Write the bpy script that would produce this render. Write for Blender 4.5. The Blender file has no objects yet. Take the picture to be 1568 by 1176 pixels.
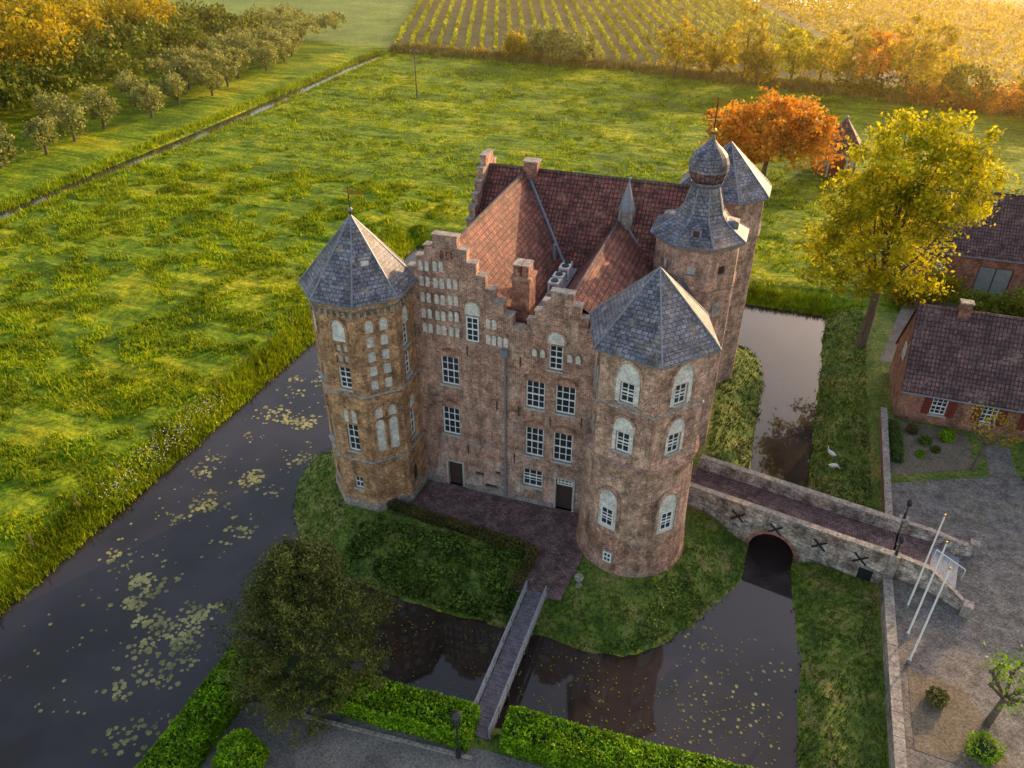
import bpy, math, random
import numpy as np
from mathutils import Vector, Matrix
R=np.random.default_rng(7); random.seed(7)
scene=bpy.context.scene
scene.view_settings.view_transform='Standard'
scene.view_settings.look='None'
scene.view_settings.exposure=0
WL=-1.6
SUN_AZ=math.radians(26); SUN_EL=math.radians(16)

# ------------------------------------------------------------------ materials
def nt(name):
    m=bpy.data.materials.new(name); m.use_nodes=True
    t=m.node_tree; b=t.nodes['Principled BSDF']
    return m,t,b
def N(t,typ,**k):
    n=t.nodes.new(typ)
    for a,v in k.items(): setattr(n,a,v)
    return n
def noise(t,vec,scale,detail=4,rough=.6):
    n=N(t,'ShaderNodeTexNoise'); n.inputs['Scale'].default_value=scale
    n.inputs['Detail'].default_value=detail; n.inputs['Roughness'].default_value=rough
    if vec is not None: t.links.new(vec,n.inputs['Vector'])
    return n.outputs['Fac']
def ramp(t,fac,stops):
    r=N(t,'ShaderNodeValToRGB'); e=r.color_ramp.elements
    while len(e)<len(stops): e.new(.5)
    for i,(p,c) in enumerate(stops):
        e[i].position=p; e[i].color=(c[0],c[1],c[2],1)
    t.links.new(fac,r.inputs['Fac']); return r.outputs['Color']
def mix(t,a,b,fac,blend='MIX'):
    n=N(t,'ShaderNodeMix',data_type='RGBA',blend_type=blend)
    for s,v in ((6,a),(7,b)):
        if isinstance(v,(tuple,list)): n.inputs[s].default_value=(v[0],v[1],v[2],1)
        else: t.links.new(v,n.inputs[s])
    if isinstance(fac,(int,float)): n.inputs[0].default_value=fac
    else: t.links.new(fac,n.inputs[0])
    return n.outputs[2]
def pos(t,sc=(1,1,1),rot=0):
    g=N(t,'ShaderNodeNewGeometry')
    if sc==(1,1,1) and rot==0: return g.outputs['Position']
    m=N(t,'ShaderNodeMapping')
    m.inputs['Scale'].default_value=sc; m.inputs['Rotation'].default_value=(0,0,rot)
    t.links.new(g.outputs['Position'],m.inputs['Vector']); return m.outputs['Vector']
def bump(t,b,h,strength=.3,dist=.05):
    n=N(t,'ShaderNodeBump'); n.inputs['Strength'].default_value=strength
    n.inputs['Distance'].default_value=dist
    t.links.new(h,n.inputs['Height']); t.links.new(n.outputs['Normal'],b.inputs['Normal'])
def mat_noise(name,c1,c2,c3=None,scale=1.,fine=12.,rough=.9,bs=.3,bd=.05,sc=(1,1,1),rot=0,lo=.35,hi=.65,fc=.45):
    m,t,b=nt(name); p=pos(t,sc,rot)
    col=ramp(t,noise(t,p,scale,4,.65),[(lo,c1),(hi,c2)] if c3 is None else [(lo,c1),(.5,c2),(hi,c3)])
    f=noise(t,p,fine,3,.75)
    v=ramp(t,f,[(.35,(1-fc,)*3),(.65,(1+fc*.9,)*3)])
    col=mix(t,col,v,1.,'MULTIPLY')
    t.links.new(col,b.inputs['Base Color']); b.inputs['Roughness'].default_value=rough
    if bs: bump(t,b,f,bs,bd)
    return m
def mat_brick(name,c1,c2,mortar,bw=.28,bh=.10,ms=.014,stain=(.42,.39,.36),stone=None,stone_z=4.5,rough=.9,warm=None,off=.5,bd=.02,moss=None,fs=5.,fcn=.5,streak=True):
    m,t,b=nt(name); uv=N(t,'ShaderNodeTexCoord').outputs['UV']
    br=N(t,'ShaderNodeTexBrick'); br.offset=off
    br.inputs['Scale'].default_value=1.; br.inputs['Brick Width'].default_value=bw
    br.inputs['Row Height'].default_value=bh; br.inputs['Mortar Size'].default_value=ms
    br.inputs['Mortar Smooth'].default_value=.1; br.inputs['Bias'].default_value=0
    br.inputs['Color1'].default_value=(*c1,1); br.inputs['Color2'].default_value=(*c2,1); br.inputs['Mortar'].default_value=(*mortar,1)
    t.links.new(uv,br.inputs['Vector'])
    p=pos(t)
    col=br.outputs['Color']
    if stone is not None:
        g=N(t,'ShaderNodeSeparateXYZ'); t.links.new(p,g.inputs[0])
        a=N(t,'ShaderNodeMath',operation='MULTIPLY_ADD'); t.links.new(g.outputs['Z'],a.inputs[0]); a.inputs[1].default_value=-.2; a.inputs[2].default_value=stone_z*.2
        n2=N(t,'ShaderNodeMath',operation='MULTIPLY_ADD'); t.links.new(noise(t,p,.6,5,.7),n2.inputs[0]); n2.inputs[1].default_value=5.; n2.inputs[2].default_value=-2.6
        ad=N(t,'ShaderNodeMath',operation='ADD',use_clamp=True); t.links.new(a.outputs[0],ad.inputs[0]); t.links.new(n2.outputs[0],ad.inputs[1])
        f=N(t,'ShaderNodeMath',operation='MULTIPLY'); t.links.new(ad.outputs[0],f.inputs[0]); f.inputs[1].default_value=.72
        st=ramp(t,noise(t,p,3.,3,.7),[(.38,tuple(x*.6 for x in stone)),(.6,stone)])
        col=mix(t,col,st,f.outputs[0])
    if warm is not None:
        wf=ramp(t,noise(t,p,.4,5,.65),[(.47,(0,0,0)),(.62,(.6,.6,.6))])
        col=mix(t,col,warm,wf)
    if moss is not None:
        wf=ramp(t,noise(t,p,1.3,5,.75),[(.52,(0,0,0)),(.66,(.75,.75,.75))])
        col=mix(t,col,moss,wf)
    big=ramp(t,noise(t,p,.9,6,.75),[(.38,stain),(.6,(1.2,1.17,1.14))])
    col=mix(t,col,big,.95,'MULTIPLY')
    if streak:
        sp=pos(t,(1.6,1.6,.18)); s=ramp(t,noise(t,sp,1.2,4,.7),[(.38,(.68,.66,.65)),(.56,(1.1,1.1,1.1))]); col=mix(t,col,s,.8,'MULTIPLY')
    fine=ramp(t,noise(t,p,fs,4,.95),[(.38,(1-fcn,)*3),(.62,(1+fcn,)*3)])
    col=mix(t,col,fine,1.,'MULTIPLY')
    t.links.new(col,b.inputs['Base Color']); b.inputs['Roughness'].default_value=rough
    bump(t,b,br.outputs['Fac'],-.5,bd)
    return m
def mat_leaf(name,cols,rough=.6,trans=.35,tr=1.6,ns=.35):
    m,t,b=nt(name); g=N(t,'ShaderNodeNewGeometry')
    st=[(i/(len(cols)-1) if len(cols)>1 else 0,c) for i,c in enumerate(cols)]
    col=ramp(t,g.outputs['Random Per Island'],st)
    v=ramp(t,noise(t,g.outputs['Position'],ns,2,.6),[(.35,(.55,.58,.55)),(.65,(1.35,1.32,1.2))])
    col=mix(t,col,v,1.,'MULTIPLY')
    t.links.new(col,b.inputs['Base Color']); b.inputs['Roughness'].default_value=rough
    b.inputs['Specular IOR Level'].default_value=.2
    if trans>0:
        tl=N(t,'ShaderNodeBsdfTranslucent'); c2=mix(t,col,(tr*1.1,tr,tr*.35),1.,'MULTIPLY'); t.links.new(c2,tl.inputs['Color'])
        ms=N(t,'ShaderNodeMixShader'); ms.inputs[0].default_value=trans
        t.links.new(b.outputs[0],ms.inputs[1]); t.links.new(tl.outputs[0],ms.inputs[2])
        t.links.new(ms.outputs[0],t.nodes['Material Output'].inputs['Surface'])
    return m
def mat_plain(name,c,rough=.6,metal=0,var=.25):
    m,t,b=nt(name); p=pos(t)
    v=ramp(t,noise(t,p,5.,3,.7),[(.3,tuple(x*(1-var) for x in c)),(.7,tuple(min(1,x*(1+var)) for x in c))])
    t.links.new(v,b.inputs['Base Color']); b.inputs['Roughness'].default_value=rough; b.inputs['Metallic'].default_value=metal
    return m

BR=mat_brick('castle_brick',(.56,.24,.15),(.25,.11,.08),(.56,.47,.40),stone=(.60,.57,.56),stone_z=4.2,warm=(.46,.34,.27))
BRW=mat_brick('tower_brick_warm',(.58,.26,.11),(.26,.12,.06),(.52,.41,.27),stone=(.50,.40,.34),stone_z=.6,warm=(.48,.29,.14))
BRT=mat_brick('big_tower_brick',(.58,.29,.19),(.29,.145,.10),(.60,.50,.42),stone=(.56,.47,.41),stone_z=-3,warm=(.50,.35,.26))
BRP=mat_brick('plinth_brick',(.50,.20,.12),(.27,.115,.075),(.44,.35,.29),warm=(.42,.31,.24))
BRD=mat_brick('red_brick',(.42,.14,.075),(.23,.075,.05),(.32,.25,.21),streak=False)
TILE=mat_brick('red_roof_tiles',(.36,.115,.08),(.16,.055,.045),(.06,.02,.018),bw=.3,bh=.36,ms=.04,stain=(.45,.42,.42),off=0,bd=.08,rough=.8,moss=(.27,.15,.09),streak=False)
TILE2=mat_brick('dark_roof_tiles',(.21,.10,.10),(.11,.06,.065),(.035,.02,.02),bw=.3,bh=.38,ms=.045,stain=(.45,.42,.42),off=0,bd=.08,rough=.75,moss=(.21,.15,.12),streak=False)
SLATE=mat_brick('slate',(.24,.24,.30),(.12,.12,.16),(.05,.05,.06),bw=.36,bh=.26,ms=.025,stain=(.42,.38,.38),bd=.03,rough=.6,moss=(.34,.25,.15),streak=False)
STONE=mat_noise('pale_stone',(.36,.34,.31),(.52,.49,.45),scale=2,rough=.9)
DULL=mat_noise('weathered_stone',(.22,.19,.165),(.38,.33,.29),scale=1.6,fine=6,rough=.9)
PLASTER=mat_noise('white_plaster',(.50,.48,.44),(.76,.73,.68),scale=1.5,fine=6,bs=.1,fc=.2)
WHITE=mat_plain('white_paint',(.78,.79,.78),.5,0,.05)
DARKW=mat_plain('dark_wood',(.05,.03,.025),.7)
REDP=mat_plain('dark_red_paint',(.16,.025,.02),.5)
IRON=mat_plain('black_iron',(.02,.02,.022),.5)
GREYM=mat_plain('grey_metal',(.30,.31,.33),.5,.3)
GOLD=mat_plain('gilt',(.6,.35,.06),.3,.9)
LEAD=mat_plain('lead',(.22,.23,.26),.5,.2)
BRIDGE=mat_brick('bridge_whitewashed_brick',(.52,.47,.43),(.22,.18,.165),(.56,.51,.47),bw=.5,bh=.2,ms=.02,stain=(.3,.27,.24),warm=(.36,.21,.14))
PAVE=mat_brick('clinker_paving',(.28,.16,.155),(.15,.095,.10),(.09,.07,.06),bw=.36,bh=.18,ms=.025,stain=(.5,.45,.42),streak=False)
COB=mat_brick('courtyard_cobbles',(.24,.215,.205),(.16,.15,.148),(.12,.11,.10),bw=.24,bh=.14,ms=.02,stain=(.55,.52,.49),bd=.02,warm=(.21,.19,.15),streak=False)
GRAVEL=mat_noise('gravel_path',(.11,.10,.095),(.22,.195,.17),scale=.4,fine=7,bs=.4)
DIRT=mat_noise('garden_soil',(.13,.10,.07),(.2,.16,.11),scale=1.,fine=8)
WOODP=mat_noise('weathered_planks',(.11,.095,.12),(.19,.17,.2),scale=2,fine=10)
BARK=mat_noise('bark',(.10,.075,.05),(.17,.13,.09),scale=4,fine=20)
def glass():
    m,t,b=nt('window_glass'); b.inputs['Base Color'].default_value=(.03,.035,.045,1); b.inputs['Roughness'].default_value=.08
    b.inputs['Specular IOR Level'].default_value=.8; return m
GLASS=glass()
def water(name):
    m,t,b=nt(name); b.inputs['Roughness'].default_value=.04; b.inputs['IOR'].default_value=1.36
    p=pos(t); c=ramp(t,noise(t,p,.12,3),[(.4,(.022,.016,.014)),(.6,(.04,.032,.034))]); t.links.new(c,b.inputs['Base Color'])
    bump(t,b,noise(t,p,1.5,3,.5),.03,.03); b.inputs['Specular IOR Level'].default_value=.9
    return m
WATER=water('moat_water')
def mat_field():
    m,t,b=nt('field_grass'); p=pos(t)
    a=noise(t,p,.07,6,.65)
    col=ramp(t,a,[(.36,(.075,.135,.005)),(.5,(.14,.225,.007)),(.62,(.29,.31,.010))])
    ps=pos(t,(.09,1.2,1),math.radians(38)); s=noise(t,ps,.8,4,.6)
    col=mix(t,col,ramp(t,s,[(.38,(.56,.64,.6)),(.62,(1.45,1.32,1.1))]),.95,'MULTIPLY')
    f=noise(t,p,1.7,5,.9)
    col=mix(t,col,ramp(t,f,[(.36,(.30,.42,.4)),(.5,(.95,.98,.9)),(.64,(1.85,1.6,1.1))]),1.,'MULTIPLY')
    t.links.new(col,b.inputs['Base Color']); b.inputs['Roughness'].default_value=.85
    b.inputs['Specular IOR Level'].default_value=.15
    bump(t,b,f,.8,.25); return m
FIELD=mat_field()
LAWN=mat_noise('lawn_grass',(.06,.11,.010),(.11,.16,.014),(.22,.19,.05),scale=.5,fine=3.5,bs=.6,bd=.1,fc=.6)
MUD=mat_noise('moat_mud',(.03,.025,.02),(.05,.04,.03))
VSOIL=mat_noise('vineyard_ground',(.07,.07,.015),(.13,.12,.025),scale=.15,fine=2,bs=0)
CROP=mat_noise('crop_field',(.16,.14,.02),(.30,.23,.04),scale=.1,fine=1.5,bs=.5,bd=.3,sc=(1,.2,1))
GREENF=mat_noise('far_meadow',(.09,.16,.008),(.17,.24,.014),scale=.08,fine=1.2,bs=0)
L_CON=mat_leaf('conifer_needles',[(.04,.06,.012),(.08,.095,.018),(.17,.16,.03)],trans=0,ns=.9)
L_HED=mat_leaf('hedge_leaves',[(.08,.19,.006),(.17,.34,.008),(.31,.46,.012)],trans=.2,ns=1.2)
L_BOX=mat_leaf('clipped_beech_leaves',[(.07,.055,.015),(.12,.085,.02),(.08,.10,.02)],trans=0)
L_IVY=mat_leaf('ground_cover_leaves',[(.03,.06,.010),(.08,.14,.014),(.17,.22,.03)],trans=0,ns=1.)
L_YEL=mat_leaf('yellow_leaves',[(.21,.23,.008),(.38,.36,.012),(.54,.47,.02)],trans=.4)
L_ORA=mat_leaf('orange_leaves',[(.36,.14,.016),(.52,.22,.03),(.55,.32,.05)],trans=.35)
L_WIL=mat_leaf('willow_leaves',[(.15,.18,.05),(.27,.29,.10),(.44,.41,.16)],trans=.3,tr=1.3)
L_DRK=mat_leaf('woodland_leaves',[(.055,.09,.008),(.12,.16,.012),(.26,.25,.02)],trans=.2,ns=.15)
L_GLD=mat_leaf('golden_leaves',[(.18,.17,.008),(.35,.28,.012),(.52,.37,.02)],trans=.35,ns=.2)
L_VIN=mat_leaf('vine_leaves',[(.13,.19,.008),(.23,.28,.012),(.38,.36,.02)],trans=.3,ns=.1)
L_GRA=mat_leaf('grass_blades',[(.11,.20,.005),(.21,.29,.008),(.38,.39,.014)],trans=.3,ns=.2)
L_LAW=mat_leaf('lawn_blades',[(.05,.10,.008),(.10,.16,.012),(.20,.21,.03)],trans=0,ns=.6)
L_REED=mat_leaf('reed_blades',[(.18,.14,.04),(.30,.23,.06),(.14,.17,.02)],trans=0)
L_PAD=mat_leaf('lily_pads',[(.16,.17,.07),(.25,.25,.11),(.33,.30,.13)],trans=0,rough=.4)
FLOW=mat_plain('white_flowers',(.7,.68,.6),.8)

# ------------------------------------------------------------------ mesh helpers
def empty(name,loc):
    o=bpy.data.objects.new(name,None); o.location=loc; o.empty_display_size=.5
    bpy.context.collection.objects.link(o); return o
class MB:
    def __init__(s): s.v=[];s.f=[];s.m=[];s.mats=[]
    def mi(s,m):
        if m not in s.mats: s.mats.append(m)
        return s.mats.index(m)
    def face(s,pts,m):
        i=len(s.v); s.v+= [tuple(p) for p in pts]; s.f.append(list(range(i,i+len(pts)))); s.m.append(s.mi(m))
    def box(s,x0,x1,y0,y1,z0,z1,m,fr=None,bottom=True):
        c=[(x0,y0,z0),(x1,y0,z0),(x1,y1,z0),(x0,y1,z0),(x0,y0,z1),(x1,y0,z1),(x1,y1,z1),(x0,y1,z1)]
        if fr is not None: c=[fr(*p) for p in c]
        F=[(0,1,5,4),(1,2,6,5),(2,3,7,6),(3,0,4,7),(4,5,6,7)]
        if bottom: F.append((3,2,1,0))
        for q in F: s.face([c[k] for k in q],m)
    def frust(s,cx,cy,z0,r0,z1,r1,n,m,off=0.,cap=True,bot=False):
        a=[off+2*math.pi*k/n for k in range(n)]
        A=[(cx+r0*math.cos(t),cy+r0*math.sin(t),z0) for t in a]; B=[(cx+r1*math.cos(t),cy+r1*math.sin(t),z1) for t in a]
        for k in range(n):
            j=(k+1)%n
            if r1<1e-4: s.face([A[k],A[j],B[k]],m)
            else: s.face([A[k],A[j],B[j],B[k]],m)
        if cap and r1>1e-4: s.face(B,m)
        if bot: s.face(A[::-1],m)
    def tube(s,p,q,r0,r1,m,n=6):
        p=Vector(p);q=Vector(q);d=(q-p)
        if d.length<1e-5: return
        d.normalize(); u=d.orthogonal().normalized(); w=d.cross(u)
        A=[p+(u*math.cos(t)+w*math.sin(t))*r0 for t in [2*math.pi*k/n for k in range(n)]]
        B=[q+(u*math.cos(t)+w*math.sin(t))*r1 for t in [2*math.pi*k/n for k in range(n)]]
        for k in range(n):
            j=(k+1)%n; s.face([A[k],A[j],B[j],B[k]],m)
        s.face(B,m); s.face(A[::-1],m)
    def ball(s,c,r,m,nu=12,nv=8):
        for j in range(nv):
            t0=math.pi*j/nv-math.pi/2;t1=math.pi*(j+1)/nv-math.pi/2
            s.frust(c[0],c[1],c[2]+r*math.sin(t0),max(r*math.cos(t0),2e-4),c[2]+r*math.sin(t1),max(r*math.cos(t1),2e-4),nu,m,cap=False)
    def obj(s,name,parent=None,base=None,smooth=False):
        me=bpy.data.meshes.new(name)
        V=np.array(s.v)
        if base is None:
            base=(0,0,0) if parent else ((V[:,0].min()+V[:,0].max())/2,(V[:,1].min()+V[:,1].max())/2,V[:,2].min())
        off=Vector(parent.location) if parent else Vector(base)
        me.from_pydata([tuple(p) for p in (V-np.array(off))],[],s.f)
        for m in s.mats: me.materials.append(m)
        me.polygons.foreach_set('material_index',s.m)
        uv=me.uv_layers.new(name='UVMap'); arr=np.zeros((len(me.loops),2)); k=0
        for f in s.f:
            P=V[f]; n=np.zeros(3)
            for a in range(len(f)):
                p0=P[a];p1=P[(a+1)%len(f)]
                n+=np.cross(p0,p1)
            l=np.linalg.norm(n); n=n/l if l>1e-9 else np.array((0,0,1.))
            if abs(n[2])>.98: u=np.array((1.,0,0)); w=np.array((0,1.,0))
            else:
                u=np.cross((0,0,1.),n); u/=np.linalg.norm(u); w=np.cross(n,u)
            arr[k:k+len(f),0]=P@u; arr[k:k+len(f),1]=P@w; k+=len(f)
        uv.data.foreach_set('uv',arr.ravel())
        if smooth: me.polygons.foreach_set('use_smooth',[True]*len(s.f))
        me.update()
        o=bpy.data.objects.new(name,me); bpy.context.collection.objects.link(o)
        if parent: o.parent=parent
        else: o.location=base
        return o
def fast(name,V,k,mats,mi=None,parent=None,base=None):
    n=len(V)//k; me=bpy.data.meshes.new(name)
    if parent is not None: base=np.array(parent.location)
    elif base is None: base=np.array(((V[:,0].min()+V[:,0].max())/2,(V[:,1].min()+V[:,1].max())/2,V[:,2].min()))
    me.vertices.add(n*k); me.vertices.foreach_set('co',(V-np.array(base)).astype(np.float32).ravel())
    me.loops.add(n*k); me.loops.foreach_set('vertex_index',np.arange(n*k,dtype=np.int32))
    me.polygons.add(n); me.polygons.foreach_set('loop_start',np.arange(0,n*k,k,dtype=np.int32))
    try: me.polygons.foreach_set('loop_total',np.full(n,k,dtype=np.int32))
    except Exception: pass
    for m in mats: me.materials.append(m)
    if mi is not None: me.polygons.foreach_set('material_index',np.asarray(mi,dtype=np.int32))
    me.update(calc_edges=True); me.validate()
    o=bpy.data.objects.new(name,me); bpy.context.collection.objects.link(o)
    if parent is not None: o.parent=parent
    else: o.location=base
    return o
def unit(n):
    a=R.normal(size=(n,3)); return a/np.linalg.norm(a,axis=1)[:,None]
def leafquads(C,s,asp=.6,flat=0.):
    n=len(C); a=unit(n); b=unit(n)
    if flat: a[:,2]*=1-flat; b[:,2]*=1-flat
    a/=np.linalg.norm(a,axis=1)[:,None]; b-=a*(a*b).sum(1)[:,None]; b/=np.linalg.norm(b,axis=1)[:,None]
    s=np.broadcast_to(s,(n,))[:,None]; a=a*s*.5; b=b*s*.5*asp
    return np.stack([C-a,C-b+a*.1,C+a,C+b+a*.1],1).reshape(-1,3)
T=R.random((256,256))
def vn(x,y):
    xi=np.floor(x).astype(int);yi=np.floor(y).astype(int);fx=x-xi;fy=y-yi
    fx=fx*fx*(3-2*fx);fy=fy*fy*(3-2*fy)
    a=T[xi%256,yi%256];b=T[(xi+1)%256,yi%256];c=T[xi%256,(yi+1)%256];d=T[(xi+1)%256,(yi+1)%256]
    return (a*(1-fx)+b*fx)*(1-fy)+(c*(1-fx)+d*fx)*fy-.5
# ------------------------------------------------------------------ terrain
OUT=np.array([(-22,44),(0,42.5),(19.4,41.2),(28.7,41),(28.5,30),(28.0,19.6),(27.8,10.7),(27.0,3),(26.9,-.1),(27.7,-5.1),(27.9,-14.1),(28.1,-16.6),(20,-16.6),(10.6,-17.2),(2.2,-17.2),(-4.5,-18),(-5.7,-22),(-6.8,-27),(-8,-60),(-24,-60),(-22.6,-20),(-22,0),(-21.7,20)])
ISL=np.array([(-10.1,3),(-11.6,1.1),(-11.3,-1.9),(-9.4,-5.7),(-7.2,-7.9),(-4,-9.5),(0,-10.3),(3.3,-10.4),(6.2,-10.6),(10,-10.4),(12.4,-10.2),(15.1,-10.5),(17.5,-9.9),(19.3,-8.5),(21,-6.3),(22.6,-3.4),(23.8,-.5),(23.8,4),(23.2,12.6),(23.2,19),(23.4,24.7),(22.8,28.8),(21.4,31.2),(19,32),(-6,33),(-9.5,30),(-10,20)])
def inside(P,x,y):
    r=np.zeros(x.shape,bool);n=len(P);j=n-1
    for i in range(n):
        xi,yi=P[i];xj,yj=P[j]
        if yi!=yj:
            c=((yi>y)!=(yj>y))&(x<(xj-xi)*(y-yi)/(yj-yi)+xi); r^=c
        j=i
    return r
def dist(P,x,y):
    d=np.full(x.shape,1e9);n=len(P)
    for i in range(n):
        ax,ay=P[i];bx,by=P[(i+1)%n];dx=bx-ax;dy=by-ay
        t=np.clip(((x-ax)*dx+(y-ay)*dy)/(dx*dx+dy*dy),0,1)
        d=np.minimum(d,np.hypot(x-ax-t*dx,y-ay-t*dy))
    return d
def sstep(t): t=np.clip(t,0,1); return t*t*(3-2*t)
def terrain(x,y):
    io=inside(OUT,x,y); ii=inside(ISL,x,y); do=dist(OUT,x,y); di=dist(ISL,x,y)
    wat=io&~ii
    h=np.zeros(x.shape)
    tgt=np.zeros(x.shape); w=np.full(x.shape,1.6)
    east=(x>26)&(x<32.75)&(y<42)
    tgt=np.where(east,-.95+.04*np.clip(y-8,0,30)*.6,tgt)
    w=np.where(x<-18,2.4,w); w=np.where(y>40,3.,w)
    field=((x<-21)|(y>41))&~io
    amp=np.where(field,sstep((do-1.)/3),0.)
    lump=.38*vn(x/2.6,y/1.9+9)+.26*vn(x/1.0,y/1.1)+.5*vn(x/9,y/7+3)
    tgt=tgt+amp*lump
    sw=.35*vn(x/1.3+11,y/1.3)*(do<1.2)
    hout=WL+(tgt-WL)*(.6*sstep(do/w)+.4*np.clip(do/w,0,1))+sw*.5
    isl=WL+(0-WL)*(.5*sstep(di/3.3)+.5*np.clip(di/3.3,0,1))+.2*vn(x/.8,y/.8)*((di<3)&(di>.1))
    hw=WL-np.minimum(np.minimum(do,di)*.7,1.1)+.3*np.clip(vn(x/1.3+11,y/1.3),0,1)*(np.minimum(do,di)<.5)
    h=np.where(wat,hw,np.where(ii,isl,hout))
    dd=np.abs(x+79+.6*np.sin(y/17))
    ditch=(y<149)
    h=np.where(ditch&(dd<4.5),np.minimum(h,-1.5+1.5*sstep((dd-.6)/3.4)+.1*lump),h)
    return h,wat,ii,do,di,field
def H1(x,y):
    x=np.asarray(x,float);y=np.asarray(y,float); return terrain(x,y)[0]
xs=np.concatenate([[-4000,-2000,-1000,-600,-400,-300,-230,-180,-140],np.arange(-120,-82,2.),np.arange(-82,-24,.6),np.arange(-24,34.4,.4),[34.8,36],np.arange(38,72,1.2),[80,95,120,160,220,300,450,700,1200,2500,4000]])
ys=np.concatenate([[-600,-300,-150,-90,-70,-60],np.arange(-50,-30,1.),np.arange(-30,46,.4),np.arange(46,152,.85),np.arange(152,290,2.),[300,320,350,420,520,700,1000,1600,2600,5000]])
X,Y=np.meshgrid(xs,ys); Hh,wat,ii,do,di,fld=terrain(X,Y)
nx=len(xs);ny=len(ys)
V=np.stack([X.ravel(),Y.ravel(),Hh.ravel()],1)
idx=np.arange(nx*ny).reshape(ny,nx)
Fq=np.stack([idx[:-1,:-1],idx[:-1,1:],idx[1:,1:],idx[1:,:-1]],-1).reshape(-1,4)
me=bpy.data.meshes.new('ground')
me.vertices.add(len(V)); me.vertices.foreach_set('co',V.astype(np.float32).ravel())
me.loops.add(Fq.size); me.loops.foreach_set('vertex_index',Fq.astype(np.int32).ravel())
me.polygons.add(len(Fq)); me.polygons.foreach_set('loop_start',np.arange(0,Fq.size,4,dtype=np.int32))
try: me.polygons.foreach_set('loop_total',np.full(len(Fq),4,dtype=np.int32))
except Exception: pass
cx=(X[:-1,:-1]+X[1:,1:]).ravel()/2; cy=(Y[:-1,:-1]+Y[1:,1:]).ravel()/2
_,w2,i2,do2,di2,f2=terrain(cx,cy)
mi=np.zeros(len(cx),int)
mi[i2|(~f2&~w2)]=1
mi[w2&(np.minimum(do2,di2)>.4)]=2
def sv(x,y): return x+(y-152)*.3567
bl=cy>153
mi[bl]=5
mi[bl&(sv(cx,cy)>-80)&(sv(cx,cy)<42)&(cy<300)]=3
mi[bl&(sv(cx,cy)>=42)]=4
mi[(cx>72)&(cy>100)]=4
for m in (FIELD,LAWN,MUD,VSOIL,CROP,GREENF): me.materials.append(m)
me.polygons.foreach_set('material_index',mi.astype(np.int32)); me.polygons.foreach_set('use_smooth',np.ones(len(Fq),bool))
me.update(calc_edges=True)
g=bpy.data.objects.new('ground',me); bpy.context.collection.objects.link(g)
mb=MB(); mb.face([(-26,-62,WL),(29.5,-62,WL),(29.5,46,WL),(-26,46,WL)],WATER); mb.obj('moat_water')
mb=MB(); mb.face([(-83,-70,-.85),(-75,-70,-.85),(-75,149,-.85),(-83,149,-.85)],WATER); mb.obj('ditch_water')
# ------------------------------------------------------------------ grass blades
def tufts(name,x,y,hgt,wid,nb,mat,spread=.25):
    n=len(x); z=H1(x,y)
    k=n*nb; bx=np.repeat(x,nb)+R.normal(size=k)*spread; by=np.repeat(y,nb)+R.normal(size=k)*spread; bz=np.repeat(z,nb)
    hh=np.repeat(hgt*(.5+R.random(n)),nb)*(.6+.6*R.random(k)); a=R.random(k)*6.283; ww=wid*(.6+.8*R.random(k))
    dx=np.cos(a)*ww;dy=np.sin(a)*ww; lx=R.normal(size=k)*hh*.35; ly=R.normal(size=k)*hh*.35
    V=np.stack([np.stack([bx-dx,by-dy,bz-.05],1),np.stack([bx+dx,by+dy,bz-.05],1),np.stack([bx+lx,by+ly,bz+hh],1)],1).reshape(-1,3)
    return fast(name,V,3,[mat])
def scatter(n,x0,x1,y0,y1,cond):
    x=R.uniform(x0,x1,n);y=R.uniform(y0,y1,n); t=terrain(x,y); k=cond(x,y,t); return x[k],y[k]
fc=lambda x,y,t:(t[5])&(t[3]>.3)&(vn(x/1.6,y/1.6)+.8*vn(x/6,y/3+50)>-.02)&(np.abs(x+79)>1.5)
x1,y1=scatter(52000,-76,-21.8,-25,60,fc); x2,y2=scatter(40000,-76,30,41,150,fc)
tufts('meadow_grass',np.r_[x1,x2],np.r_[y1,y2],.36,.10,3,L_GRA,.24)
x,y=scatter(42000,-12,33,-17.2,42,lambda x,y,t:(~t[1])&((t[2]&(t[4]<3.6)&(t[4]>.05))|((x>26.5)&(x<32.4)&(t[3]>.05)&~t[2])))
tufts('bank_grass',x,y,.18,.05,4,L_LAW,.15)
x,y=scatter(9000,-24.5,-21.5,-30,44,lambda x,y,t:(~t[1])&(t[3]<2.4))
x3,y3=scatter(6000,-22,29,40.5,45,lambda x,y,t:(~t[1])&(t[3]<2.))
tufts('bank_reeds',np.r_[x,x3],np.r_[y,y3],.5,.05,4,L_GRA,.2)
yy=R.uniform(-20,150,7000); xx=-79+R.choice([-1,1],7000)*R.uniform(2.0,3.6,7000)
tufts('ditch_reeds',xx,yy,.6,.09,3,L_GRA,.3)
xx=R.uniform(-78,70,7000); yy=151+R.normal(size=7000)*1.3-np.clip((xx+26)*.16,0,14)
tufts('reed_strip',xx,yy,1.3,.16,4,L_REED,.4)

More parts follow.
